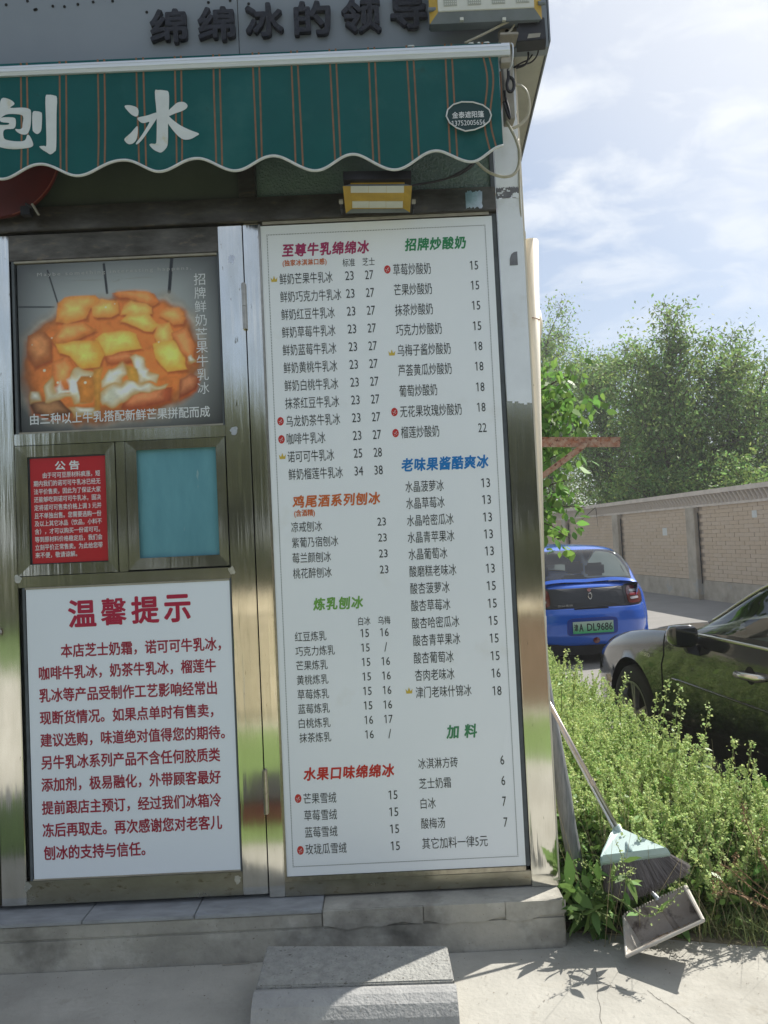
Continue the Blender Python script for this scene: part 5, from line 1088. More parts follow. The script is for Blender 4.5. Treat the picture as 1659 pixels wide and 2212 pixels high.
# mirror (on the left side = +x)
mr = bpy.data.objects.new('wing_mirror', None); C.objects.link(mr); mr.parent = bk; mr.location = (0.985, 0.90, 0.975); mr.scale = (0.64, 0.66, 0.84)
mb = MB(); prof_ = [(-0.10, 0.10, 0.015), (-0.095, 0.105, 0.045), (-0.06, 0.115, 0.068), (0.0, 0.12, 0.078), (0.06, 0.115, 0.076), (0.085, 0.108, 0.070)]
rings = []; nn_ = 18
for yy, rx, rz in prof_:
    for k in range(nn_):
        a = k*2*math.pi/nn_; cx_, sz_ = math.cos(a), math.sin(a); e_ = 0.6
        mb.v.append((math.copysign(abs(cx_)**e_, cx_)*rx*(1.0 if cx_ > 0 else 1.05), yy, math.copysign(abs(sz_)**e_, sz_)*rz))
m__ = len(prof_); mb.f += [(i*nn_+k, i*nn_+(k+1) % nn_, (i+1)*nn_+(k+1) % nn_, (i+1)*nn_+k) for i in range(m__-1) for k in range(nn_)]+[tuple(range(nn_)), tuple(range((m__-1)*nn_, m__*nn_))]
mb.build('mirror_shell', PAINTK, mr, smooth=True, local=True)
MB().tube([(-0.115, 0.03, -0.085), (-0.02, -0.075, -0.052), (0.09, -0.055, -0.050)], 0.007, 6).build('indicator_strip', CHROME, mr, local=True)
MB().hexa([(-0.13, 0.01, -0.14), (-0.03, 0.0, -0.12), (-0.03, 0.06, -0.12), (-0.13, 0.08, -0.14), (-0.11, -0.03, -0.06), (0.0, -0.03, -0.06), (0.0, 0.05, -0.06), (-0.11, 0.05, -0.06)]).build('mirror_stalk', BLACKP, mr, local=True, bevel=0.006)
MB().box(-0.085, 0.095, 0.0865, 0.0885, -0.055, 0.055).build('mirror_glass', GLASS, mr, local=True)
# door handles
for s0 in (1.33, 2.35):
    h = surfK(s0+0.11, 3.35, 0.03); pz = 0.825
    hx0 = surfK(s0+0.11, 3.0).x
    hdl = MB().tube([(hx0-0.012, s0, pz-0.004), (hx0+0.026, s0+0.03, pz), (hx0+0.034, s0+0.12, pz+0.004), (hx0+0.028, s0+0.21, pz+0.008), (hx0-0.01, s0+0.24, pz+0.010)], [0.014, 0.019, 0.020, 0.021, 0.017], 10).build('door_handle', CHROME, bk, smooth=True, local=True)
    MB().lathe((hx0-0.008, s0+0.11, pz+0.004), (1, 0, 0), [(0.0001, 0.009), (0.045, 0.008), (0.048, 0.0)], 20).build('handle_cup', DARK, bk, local=True)
pb = surfK(0.30, 2.8, 0.008); text('HYBRID', 0, 0, 0, 0, LAMPW, bk, 'badge', frame=((surfK(0.26, 2.8, 0.014).x, 0.26, 0.775), (0, 1, 0), (0, 0, 1), 0.14, 0.026))
# headlight, interior
hl = [surfK(s, t, 0.004) for s, t in [(-0.78, 3.4), (-0.62, 3.25), (-0.48, 3.6), (-0.52, 4.3), (-0.70, 4.5), (-0.80, 4.1)]]
meshobj('headlight', [tuple(p) for p in hl], [tuple(range(6))], LAMPW, bk, off=False)
for x in (0.38, -0.38):
    for s in (1.75, 2.75):
        MB().hexa([(x-.24, s, .35), (x+.24, s, .35), (x+.24, s+.14, .35), (x-.24, s+.14, .35), (x-.2, s+.16, 1.0), (x+.2, s+.16, 1.0), (x+.2, s+.26, 1.0), (x-.2, s+.26, 1.0)]).build('seat', SEATM, bk, local=True, bevel=0.04)
        MB().box(x-.11, x+.11, s+.20, s+.27, 1.03, 1.20).build('headrest', SEATM, bk, local=True, bevel=0.03)
MB().tube([(0.38+math.cos(a)*0.18, 1.28+math.sin(a)*0.06, 0.93+math.sin(a)*0.17) for a in np.linspace(0, 2*math.pi, 25)], 0.014, 8).build('steering_wheel', BLACKP, bk, local=True)
MB().hexa([(-.78, 0.95, .5), (.78, 0.95, .5), (.78, 1.25, .5), (-.78, 1.25, .5), (-.78, 0.88, .93), (.78, 0.88, .93), (.78, 1.2, .93), (-.78, 1.2, .93)]).build('dashboard', BLACKP, bk, local=True)
MB().box(-.84, .84, 0.6, 3.3, .2, .35).build('floor_pan', DARK, bk, local=True)

# --- blue hatchback seen from behind. local y runs back -> rear at positive s
bl = thing('parked_car', 'bright blue hatchback with black tailgate and green number plate', 'car', (0, 0, 0))
rearc = Vector((2.42, 9.28, 0)); LB = 3.55
bl.location = rearc+fwdc*2.95+Vector((0.03, 0, -0.08)); bl.scale = (1.05, 1, 1); bl.rotation_euler = (0, 0, math.pi+HEAD)
# s measured from front axle back; rear end at s=2.95
stB = [stn(-0.62, .45, .25, .50, .35, .52, .48, .50, .60, .46, .66, .42, .69, .3, .71, .72),
       stn(-0.45, .66, .22, .70, .35, .72, .50, .68, .68, .62, .76, .55, .79, .4, .81, .82),
       stn(0.0, .78, .20, .81, .35, .83, .52, .81, .80, .74, .92, .66, .94, .48, .96, .97),
       stn(0.55, .78, .20, .81, .35, .83, .52, .82, .85, .78, .98, .72, 1.02, .6, 1.06, 1.08),
       stn(1.0, .78, .20, .81, .35, .83, .54, .82, .86, .79, .99, .70, 1.25, .60, 1.40, 1.45),
       stn(1.5, .78, .20, .81, .35, .83, .54, .82, .87, .79, 1.0, .67, 1.32, .55, 1.47, 1.535),
       stn(2.2, .78, .20, .81, .35, .83, .54, .82, .90, .78, 1.03, .66, 1.32, .53, 1.46, 1.51),
       stn(2.50, .77, .24, .81, .36, .83, .56, .81, .92, .745, 1.06, .64, 1.28, .51, 1.41, 1.44),
       stn(2.62, .74, .28, .80, .38, .825, .58, .79, .88, .72, 1.02, .64, 1.19, .52, 1.30, 1.325),
       stn(2.72, .62, .34, .70, .40, .74, .58, .70, .86, .67, 1.03, .61, 1.125, .50, 1.20, 1.215),
       stn(2.84, .50, .36, .60, .42, .64, .58, .60, .84, .63, 1.025, .58, 1.045, .48, 1.06, 1.065)]
def gfB(s, t):
    if 2.45 < s < 2.82 and 5.1 < t < 8: return 'rear_window'
    if 1.05 < s < 2.3 and 4.15 < t < 5.8: return 'side_window'
    if 0.6 < s < 1.05 and 6.1 < t < 8: return 'windshield'
    return None
bo2, gf2, mkb, VB, ssB, ttB = make_car(bl, stB, LB, [(0.0, 0.30), (2.35, 0.30)], 0.345, PAINTB, gfB, ds=0.03)
mkb('rear_window', gf2['rear_window'], CGL2); mkb('side_window', gf2['side_window'], CGL2, sidesplit=True); mkb('windshield', gf2['windshield'], CGL)
# the tail: one height field y(x, z) that the bumper, tailgate, lamps and plate all follow
ZK = [.28, .34, .45, .60, .70, .755, .77, .90, 1.0, 1.035, 1.06]; YK = [2.86, 2.93, 2.985, 3.0, 3.0, 2.985, 2.955, 2.925, 2.89, 2.86, 2.80]; HK = [.70, .775, .81, .825, .815, .805, .80, .775, .72, .69, .665]
def ys(x, z):
    yc = float(np.interp(z, ZK, YK)); hw = float(np.interp(z, ZK, HK)); return yc-(yc-2.615)*min(abs(x)/hw, 1.0)**3.6
zs_ = sorted(set(list(np.linspace(.28, 1.06, 44))+[.755, .77])); us_ = np.sign(np.linspace(-1, 1, 49))*np.abs(np.linspace(-1, 1, 49))**0.8; vs = []
for z in zs_:
    hw = float(np.interp(z, ZK, HK)); vs += [(u*hw, ys(u*hw, z), z) for u in us_]
m_ = len(us_); meshobj('rear_bumper', vs, [(j*m_+i, j*m_+i+1, (j+1)*m_+i+1, (j+1)*m_+i) for j in range(len(zs_)-1) for i in range(m_-1)], PAINTB, bl, smooth=True, off=False)
def drape(name, cx, cz, w_, h_, e_, off, m, par, top=1.0, slant=0.0):
    nr, na = 7, 48; vs = [(cx, ys(cx, cz)+off, cz)]; fs = []
    for r in range(1, nr+2):
        q = min(r, nr)/nr
        for k in range(na):
            a = k*2*math.pi/na; ca, sa = math.cos(a), math.sin(a); x = cx+w_/2*q*math.copysign(abs(ca)**e_, ca)*(1+(top-1)*(0.5+0.5*math.copysign(abs(sa)**e_, sa))); z = cz+h_/2*q*math.copysign(abs(sa)**e_, sa)+slant*(x-cx)
            vs.append((x, ys(x, z)+(off if r <= nr else -0.004), z))
    fs += [(0, 1+k, 1+(k+1) % na) for k in range(na)]
    for r in range(nr): fs += [(1+r*na+k, 1+r*na+(k+1) % na, 1+(r+1)*na+(k+1) % na, 1+(r+1)*na+k) for k in range(na)]
    return meshobj(name, vs, fs, m, par, smooth=False, off=False)
TAILK = mat('satin black tailgate', (0.025, 0.026, 0.030), 0.38)
REDL = mat('red tail lamp', (0.10, 0.004, 0.006), 0.12, coat=1.0); REDLB = mat('tail lamp bar', (0.45, 0.02, 0.04), 0.2, coat=1.0); CLRL = mat('clear lamp bar', (0.42, 0.42, 0.45), 0.2, coat=1.0)
tg = drape('tailgate_panel', 0, .885, 1.30, .235, 0.22, 0.014, TAILK, bl, top=0.93)
for sg in (1, -1):
    bz = drape('lamp_surround', sg*0.575, .895, .29, .250, 0.42, 0.020, TAILK, bl); lp = drape('tail_light', sg*0.578, .895, .235, .212, 0.45, 0.028, REDL, bl)
    for z, m_ in ((0.853, CLRL), (0.897, REDLB), (0.941, CLRL)): drape('lamp_bar', sg*0.570, z, .135, .030, 0.5, 0.032, m_, lp)
drape('plate_recess_shade', 0, .545, .60, .215, 0.3, 0.005, mat('shaded blue recess', (0.004, 0.035, 0.26), 0.35), bl)  # raised patch; the shade of the recess is put into its darker blue
PLG = mat('green plate', (0.10, 0.42, 0.24), 0.4)
ptn = PLG.node_tree; bsd = ptn.nodes['Principled BSDF']; tcx = ptn.nodes.new('ShaderNodeTexCoord'); spx = ptn.nodes.new('ShaderNodeSeparateXYZ'); rpx = ptn.nodes.new('ShaderNodeValToRGB'); mrx = ptn.nodes.new('ShaderNodeMapRange')
ptn.links.new(tcx.outputs['Object'], spx.inputs[0]); ptn.links.new(spx.outputs['Z'], mrx.inputs['Value']); mrx.inputs['From Min'].default_value = 0.47; mrx.inputs['From Max'].default_value = 0.61
rpx.color_ramp.elements[0].color = (0.02, 0.36, 0.14, 1); rpx.color_ramp.elements[1].color = (0.42, 0.52, 0.46, 1); ptn.links.new(mrx.outputs[0], rpx.inputs[0]); ptn.links.new(rpx.outputs[0], bsd.inputs['Base Color'])
yp = 3.006
plt = MB().box(-0.24, 0.24, yp, yp+0.006, 0.47, 0.61).build('number_plate', PLG, bl, local=True, bevel=0.002)
# local +x = world left, so text runs along -x
def ctext(s, xc, z, wd, ht, m, par, nm, y, **k): text(s, 0, 0, 0, 0, m, par, nm, frame=((xc, y, z), (-1, 0, 0), (0, 0, 1), wd, ht), **k)
ctext('津', 0.205, 0.54, 0.045, 0.085, INK, plt, 'plate_character', yp+0.0075, bold=0.02); ctext('A', 0.145, 0.54, 0.045, 0.088, INK, plt, 'plate_character', yp+0.0075, bold=0.02); ctext('DL9686', -0.075, 0.54, 0.300, 0.088, INK, plt, 'plate_character', yp+0.0075, bold=0.015)
ctext('欧拉黑猫', 0.30, 0.805, 0.17, 0.026, CHROME, tg, 'badge_text', 2.966, bold=0.02)
MB().tube([(math.cos(a)*0.020, 2.958, 0.905+math.sin(a)*0.036) for a in np.linspace(0, 2*math.pi, 21)], 0.0055, 6).build('badge_ring', CHROME, tg, local=True)
q = [(-0.028, 1.040), (-0.020, 1.012), (0, 1.000), (0.020, 1.012), (0.028, 1.040), (0.012, 1.032), (0, 1.048), (-0.012, 1.032)]
meshobj('badge_sticker', [(a, 2.938, b-0.045) for a, b in q], [tuple(range(8))], mat('pink sticker', (0.45, 0.22, 0.22), 0.5), tg, off=False)
MB().lathe((-0.05, 2.955, 0.375), (0, 1, 0), [(0.0001, 0.014), (0.036, 0.010), (0.040, 0.0)], 20).build('fog_lamp', REDL, bl, local=True)
MB().tube([(0.07, 2.05, 1.49), (0.07, 2.10, 1.535)], 0.006, 6).build('antenna', BLACKP, bl, local=True)
MB().box(-0.20, 0.20, 2.965, 2.992, 0.755, 0.767).build('tailgate_grip', DARK, bl, local=True)
for s_ in (0.0, 2.35):
    for sg in (1, -1): wheel(bl, sg*0.79, s_, 0.30, 0.30, sg)
for x in (0.36, -0.36):
    for s in (1.25, 2.0):
        MB().hexa([(x-.22, s, .35), (x+.22, s, .35), (x+.22, s+.12, .35), (x-.22, s+.12, .35), (x-.18, s+.14, 1.08), (x+.18, s+.14, 1.08), (x+.18, s+.22, 1.08), (x-.18, s+.22, 1.08)]).build('seat', SEATM, bl, local=True, bevel=0.04)
        MB().box(x-.12, x+.12, s+.16, s+.24, 1.10, 1.27).build('headrest', SEATM, bl, local=True, bevel=0.03)
MB().box(-.74, .74, 0.7, 2.9, .2, .34).build('floor_pan', DARK, bl, local=True)
MB().box(-.09, .09, 2.335, 2.345, 1.40, 1.425).build('brake_light', mat('brake lens', (0.5, 0.2, 0.2), 0.3), bl, local=True)

# ------------------------------------------------------------------ YARD WALL
wall = thing('yard_wall', 'long sandy block wall with pilasters and sawtooth coping along the lane', 'wall', (6.6, 18, 0))
def wx(y): return 8.90-0.1155*y
wd_ = Vector((-0.1155, 1, 0)).normalized(); wn = Vector((-1, -0.1155, 0)).normalized()   # towards road
def wp(y, out, z): return Vector((wx(y), y, z))+wn*out
def wbox(y0, y1, o0, o1, z0, z1, mb=None):
    mb = mb or MB(); a, b, c, d = wp(y0, o0, z0), wp(y1, o0, z0), wp(y1, o1, z0), wp(y0, o1, z0); u = Vector((0, 0, z1-z0)); return mb.hexa([a, b, c, d, a+u, b+u, c+u, d+u])
wbox(4, 44, -0.24, -0.012, -0.3, 2.02).build('wall_core', MORT, wall)
wbox(4, 44, -0.012, 0.012, -0.3, 0.42).build('plaster_skirt', PILM, wall)
wbox(4, 44, -0.30, 0.045, 2.02, 2.07).build('coping_base', COPE, wall)
wbox(4, 44, -0.30, 0.125, 2.275, 2.37).build('coping_top', COPE, wall)
wbox(4, 44, -0.30, 0.0, 2.07, 2.275).build('coping_core', COPE, wall)
pil_y = [8.9, 12.9, 16.9, 20.9, 24.9, 28.9, 32.9, 36.9]
for y in pil_y:
    wbox(y-0.02, y+0.36, 0.0, 0.115, 0.0, 2.018).build('pilaster', PILM, wall, bevel=0.01)
    MB().tube([wp(y-0.07, 0.04, 0.35), wp(y-0.06, 0.045, 1.9)], 0.012, 6).build('dark_rod', DARK, wall)  # thin dark rod along the gap beside each pilaster
# bricks
bl_, bh_ = 0.335, 0.0843; rows_ = 19; cells = []
for r in range(rows_):
    z0 = 0.425+r*bh_; y = 6.0+(bl_/2 if r % 2 else 0)
    while y < 40:
        if not any(p-0.03 < y+bl_*0.5 < p+0.37 for p in pil_y): cells.append((y, z0))
        y += bl_
near = sorted([c for c in cells if c[0] > 14.2], key=lambda c: c[0])[:296]; ns_ = set(near)
def brickmesh(mb, y, z0, out):
    wbox(y+0.005, y+bl_-0.005, -0.011, out, z0+0.004, z0+bh_-0.004, mb)
protos = []
for (y, z0) in near:
    m_ = random.choice([BRICK, BRICK2]); o = 0.0+random.uniform(-0.002, 0.004)
    if len(protos) < 6:
        ob = MB(); ob.box(-0.005, 0.005, 0.0035, bl_-0.0035, 0.003, bh_-0.003)
        me = bpy.data.meshes.new('brick'); me.from_pydata(ob.v, [], ob.f); me.materials.append([BRICK, BRICK2][len(protos) % 2]); protos.append(me)
    me = random.choice(protos); b_ = link('brick', me, wall); p = wp(y, 0.002+o, z0); b_.location = p-wall.location; b_.rotation_euler = (0, 0, math.atan2(0.1155, 1))
mb = MB(); mb2 = MB()
for c in cells:
    if c not in ns_: brickmesh(random.choice([mb, mb2]), c[0], c[1], random.uniform(0.0, 0.006))
tag(mb.build('far_bricks', BRICK, wall), kind='stuff'); tag(mb2.build('far_bricks', BRICK2, wall), kind='stuff')
# sawtooth bricks of the coping
tl = 0.145; y = 6.0; tm = bpy.data.meshes.new('coping_brick'); mb = MB()
mb.hexa([(0.01, 0.0, 0), (-0.035, 0.03, 0), (-0.035, 0.045, 0), (0.01, 0.075, 0), (0.01, 0.03, 0.203), (-0.118, 0.065, 0.203), (-0.118, 0.085, 0.203), (0.01, 0.110, 0.203)])
tm.from_pydata(mb.v, [], mb.f); tm.materials.append(COPE); far = MB()
while y < 42:
    if 13.8 < y < 24: 
        b_ = link('coping_brick', tm, wall); b_.location = wp(y, 0.002, 2.071)-wall.location; b_.rotation_euler = (0, 0, math.atan2(0.1155, 1))
    else:
        o_ = wp(y, 0.002, 2.071); ca_, sa_ = math.cos(math.atan2(0.1155, 1)), math.sin(math.atan2(0.1155, 1))
        far.add([(o_.x+a*ca_-b*sa_, o_.y+a*sa_+b*ca_, o_.z+c) for a, b, c in mb.v], mb.f)
    y += tl
tag(far.build('far_coping_bricks', COPE, wall), kind='stuff')
for (y, z, w_, h_) in [(18.35, 1.42, 0.22, 0.18), (14.75, 1.72, 0.16, 0.14)]:
    wbox(y, y+w_, 0.008, 0.010, z, z+h_).build('paper_notice', LAMPW, wall)

# ------------------------------------------------------------------ TREES
def leaf_quads(P_, size, rg, aspect=0.5, droop=0.3, nrm_up=0.35):
    n = len(P_); d = rg.normal(0, 1, (n, 3)); d[:, 2] -= droop*1.5; d /= np.linalg.norm(d, axis=1)[:, None]
    up = rg.normal(0, 1, (n, 3)); up[:, 2] += nrm_up*3; s_ = np.cross(d, up); s_ /= np.linalg.norm(s_, axis=1)[:, None]+1e-9
    L_ = (size*(0.6+0.8*rg.random(n)))[:, None]; nn = np.cross(s_, d)
    W_ = L_*aspect*0.5
    a = P_; b = P_+d*L_*0.5+s_*W_+nn*L_*0.08; c = P_+d*L_; e = P_+d*L_*0.5-s_*W_+nn*L_*0.08
    return np.stack([a, b, c, e], 1)
def leaf_hex(P_, size, rg, aspect=0.5, droop=0.3, nrm_up=0.35):
    q = leaf_quads(P_, size, rg, aspect, droop, nrm_up); a, b, c, e = q[:, 0], q[:, 1], q[:, 2], q[:, 3]
    m_ = (b+e)/2; wd = (b-e)/2; lg = c-a; up_ = np.cross(wd, lg); up_ = up_/(np.linalg.norm(up_, axis=1)[:, None]+1e-9)*np.linalg.norm(lg, axis=1)[:, None]
    return np.stack([a, a+lg*0.22+wd*0.78-up_*0.03, a+lg*0.48+wd*0.95, a+lg*0.78+wd*0.52-up_*0.03, c-up_*0.12, a+lg*0.78-wd*0.52-up_*0.03, a+lg*0.48-wd*0.95, a+lg*0.22-wd*0.78-up_*0.03], 1)
def branches(base, top, rg, n_limb, spread, r0, up=0.5, twigs=3, lean=0.0):
    """returns tube list and sample points for foliage"""
    tubes = []; tips = []
    base = np.array(base, float); top = np.array(top, float)
    trunk = [base+(top-base)*t+np.array([rg.normal(0, .05), rg.normal(0, .05), 0])*t for t in np.linspace(0, 1, 7)]
    tubes.append((trunk, [r0*(1-0.75*t) for t in np.linspace(0, 1, 7)]))
    H_ = np.linalg.norm(top-base)
    for i in range(n_limb):
        t = 0.22+0.78*(i+rg.random())/n_limb; k = t*6; j = min(int(k), 5); o = trunk[j]+(trunk[j+1]-trunk[j])*(k-j)
        ang = i*2.4+rg.random(); el = up+rg.normal(0, 0.25)+0.3*t; ln = spread*(1.15-0.55*t)*(0.75+0.5*rg.random())
        d = np.array([math.cos(ang)*math.cos(el), math.sin(ang)*math.cos(el), math.sin(el)])
        pts = [o]; dd = d.copy()
        for s_ in range(6):
            dd = dd+rg.normal(0, 0.16, 3)+np.array([0, 0, 0.03]); dd /= np.linalg.norm(dd); pts.append(pts[-1]+dd*ln/6)
        tubes.append((pts, [r0*0.42*(1-t*0.4)*(1-0.85*q/6) for q in range(7)])); tips.append(pts[-1])
        for q in range(1, 7):
            for _ in range(twigs):
                d2 = dd*0.4+rg.normal(0, 0.8, 3); d2 /= np.linalg.norm(d2); l2 = ln*rg.uniform(0.16, 0.42); tw_ = [pts[q]+d2*l2*z_+np.array([0, 0, -0.06*z_*z_*l2]) for z_ in (0, .33, .66, 1)]
                tubes.append((tw_, [r0*0.09, r0*0.07, r0*0.05, r0*0.03])); tips += [tw_[1], tw_[2], tw_[3]]
    return tubes, np.array(tips)
def tree(base, height, spread, rg, nleaf, lsize, lm, label, name='tree', n_limb=16, r0=0.14, cat='tree', group=None, clump=0.34, twigs=3, ztrunk=1.0, aspect=0.5, up=0.5):
    t_ = thing(name, label, cat, tuple(base), group)
    tubes, tips = branches(base, (base[0]+rg.normal(0, .2), base[1]+rg.normal(0, .2), base[2]+height*0.88), rg, n_limb, spread, r0, twigs=twigs, up=up)
    mb = MB(); mb.tube([Vector(p) for p in tubes[0][0]], tubes[0][1], 10); mb.build('trunk', BARK, t_, smooth=True)
    mb = MB()
    for pts, rs in tubes[1:]: mb.tube([Vector(p) for p in pts], rs, 5 if len(pts) > 4 else 3, caps=False)
    mb.build('limbs', BARK, t_)
    wt_ = rg.random(len(tips))**2.2; wt_ /= wt_.sum(); k = rg.choice(len(tips), nleaf, p=wt_); P_ = tips[k]+rg.normal(0, clump, (nleaf, 3))*np.array([1, 1, 0.8])*(0.4+0.9*rg.random(nleaf))[:, None]
    P_ = P_[P_[:, 2] > base[2]+ztrunk]
    if base[1] > 0: P_ = P_[(P_[:, 0] > 9.05-0.1155*P_[:, 1]) | (P_[:, 2] > 2.5)]
    fastquads('crown', leaf_quads(P_, lsize, rg, aspect=aspect), lm, t_)
    return t_
rgt = np.random.default_rng(5)
GT = 'trees behind the yard wall'
for i_, (x, y, h_, sp_, nl_, cl_, lab) in enumerate([
    (6.9, 31.0, 10.0, 3.0, 17000, 0.36, 'feathery tree behind the wall, nearest the cream pipe'), (8.35, 22.0, 7.2, 2.5, 13000, 0.25, 'tallest tree with a sparse pointed top behind the wall'),
    (10.5, 22.0, 6.2, 2.7, 13000, 0.27, 'feathery light tree at the right edge behind the wall'), (8.0, 27.0, 7.9, 3.0, 15000, 0.32, 'bushy tree between the pipe side tree and the tallest one'),
    (9.6, 26.5, 6.4, 2.8, 12000, 0.36, 'darker tree far back between the other crowns'), (12.4, 23.5, 5.9, 2.6, 9000, 0.34, 'low tree cut by the right edge above the coping'), (6.6, 35.0, 8.0, 3.2, 12000, 0.42, 'distant tree seen low beside the pipe beyond the blue car'), (8.0, 21.2, 4.6, 1.9, 9000, 0.30, 'low bushy tree under the tallest crown, just over the wall')]):
    tree((x, y, 0), h_, sp_, rgt, int(nl_*1.45), 0.118, LEAFA, lab, group=GT, n_limb=30, clump=cl_*0.95, up=0.62, aspect=0.46)
# shrub fringe hanging over the wall
for i, (x, y, h_, lab) in enumerate([(6.75, 19.9, 2.6, 'leafy shrub spilling over the coping above the second pilaster'), (7.4, 17.6, 2.5, 'low shrub behind the coping right of the tall tree'), (6.2, 23.8, 2.8, 'dark shrub over the far end of the wall'), (8.7, 16.5, 2.55, 'yellow green shrub behind the wall near the right edge')]):
    tree((x+1.15, y, 0), h_*1.08, 1.25, rgt, 7000, 0.10, LEAFA, lab, name='shrub', cat='shrub', group='shrubs behind the wall', n_limb=12, r0=0.05, clump=0.30, ztrunk=0.8, up=0.7)
# near broad-leaved tree behind the shop's side, only its edge shows
nt_ = thing('broadleaf_tree', 'bright broad leaved tree reaching out from behind the cream pipe', 'tree', (0.85, 7.4, 0))
rgn = np.random.default_rng(9)
MB().tube([(0.85, 7.4, 0), (0.95, 7.35, 1.5), (1.15, 7.3, 3.0), (1.1, 7.3, 4.0)], [0.09, 0.08, 0.06, 0.03], 10).build('trunk', BARK, nt_, smooth=True)
lim = MB(); P_ = []
for k_, (ex, ey, ez) in enumerate([(1.72, 6.9, 3.0), (1.9, 7.0, 2.72), (1.6, 6.8, 2.95), (1.75, 6.9, 2.5), (1.6, 6.7, 2.3), (1.55, 6.6, 1.95), (1.72, 6.5, 1.80), (1.62, 6.55, 2.05), (1.5, 6.5, 1.62), (1.45, 6.9, 2.5), (1.8, 7.0, 2.85), (1.35, 6.6, 1.75), (1.6, 6.6, 1.55)]):
    s_ = np.array([1.05, 7.3, min(max(ez-0.6, 1.6), 3.3)]); e_ = np.array([ex, ey, ez]); mid = (s_+e_)/2+np.array([0, 0, 0.22]); pts = [(1-t)**2*s_+2*t*(1-t)*mid+t*t*e_ for t in np.linspace(0, 1, 8)]
    lim.tube([Vector(p) for p in pts], [0.014*(1-0.8*i/7) for i in range(8)], 5)
    dense = 150 if ez > 2.4 else 50
    tt_ = 0.35+0.65*rgn.random(dense); q_ = np.array([(1-t)**2*s_+2*t*(1-t)*mid+t*t*e_ for t in tt_]); P_.append(q_+rgn.normal(0, 0.13 if ez > 2.4 else 0.085, (dense, 3)))
lim.build('limbs', BARK, nt_)
P_ = np.concatenate(P_); fastquads('crown', leaf_hex(P_, 0.088, rgn, aspect=0.66, droop=0.8), LEAFB, nt_, nv=8)
# trees standing behind the viewer, seen only as green in the steel
GB = 'trees mirrored in the steel front'
rgb_ = np.random.default_rng(21)
t0 = tree((-3.4, -12.0, -0.07), 4.6, 2.4, rgb_, 5500, 0.26, LEAFC, 'leafy street tree across the lane behind the viewer', name='street_tree', group=GB, n_limb=16, clump=0.5, ztrunk=0.3)
for x, y, s_, lab in [(0.2, -12.6, 1.0, 'street tree straight behind the viewer'), (3.6, -12.0, 0.95, 'street tree behind the viewer to the right'), (-7.2, -12.3, 1.05, 'street tree at the left end of the row behind the viewer'), (7.4, -12.8, 1.0, 'street tree at the right end of the row behind the viewer')]:
    c = copy_tree(t0); c['label'] = lab; c.location = (x, y, -0.07); c.scale = (s_, s_, s_); c.rotation_euler = (0, 0, random.uniform(0, 6))
lawn = MB().box(-9, 9, -16, -5.0, -0.07, -0.02).build('lawn', mat('lawn', (0.09, 0.15, 0.035), 0.9, var=0.3, vscale=3)); tag(lawn, kind='structure')
hedge = tag(fastquads('hedge', leaf_quads(np.stack([rgb_.uniform(-9, 9, 14000), rgb_.uniform(-10.8, -9.8, 14000), rgb_.uniform(0, 1.7, 14000)], 1), 0.18, rgb_), LEAFC), 'long clipped hedge across the lawn behind the viewer', 'hedge')
mt = MB().box(-2.6, 1.6, -0.75, 1.95, -0.054, -0.045).build('green_mat', mat('green mat', (0.16, 0.24, 0.07), 0.9, var=0.3, vscale=3)); tag(mt, 'green mat laid on the pavement at the viewer\'s feet', 'mat')
kio = thing('louvred_cabinet', 'cream louvred cabinet standing behind the viewer', 'cabinet', (-1.2, -1.2, -0.05))
CRE = mat('cream enamel', (0.62, 0.54, 0.40), 0.5)
MB().box(-1.62, -0.92, -1.45, -1.0, -0.05, 1.15).build('case', CRE, kio, bevel=0.01)
for k_ in range(9): MB().hexa([(-1.55, -1.0, 0.10+k_*0.11), (-0.99, -1.0, 0.10+k_*0.11), (-0.99, -0.94, 0.10+k_*0.11), (-1.55, -0.94, 0.10+k_*0.11), (-1.55, -1.0, 0.17+k_*0.11), (-0.99, -1.0, 0.17+k_*0.11), (-0.99, -0.995, 0.17+k_*0.11), (-1.55, -0.995, 0.17+k_*0.11)]).build('louvre', CRE, kio)
ben = thing('planter', 'brown brick planter with a pale cap standing behind the viewer to the right', 'planter', (1.6, -1.3, -0.05))
MB().box(0.95, 2.4, -1.55, -1.1, -0.05, 0.85).build('trough', mat('brown planter', (0.22, 0.15, 0.10), 0.8, var=0.3, vscale=8), ben, bevel=0.01); MB().box(0.92, 2.43, -1.58, -1.07, 0.852, 0.93).build('cap', CRE, ben, bevel=0.01)
ck = thing('crate', 'low dark red crate with black lid on the green mat', 'crate', (-0.70, 1.45, -0.045))
RC = mat('dark red plastic', (0.10, 0.025, 0.025), 0.4)
MB().box(-0.95, -0.48, 1.15, 1.70, -0.044, 0.10).build('tub', RC, ck, bevel=0.01); MB().box(-0.96, -0.47, 1.14, 1.71, 0.102, 0.115).build('lid', BLACKP, ck, bevel=0.01)

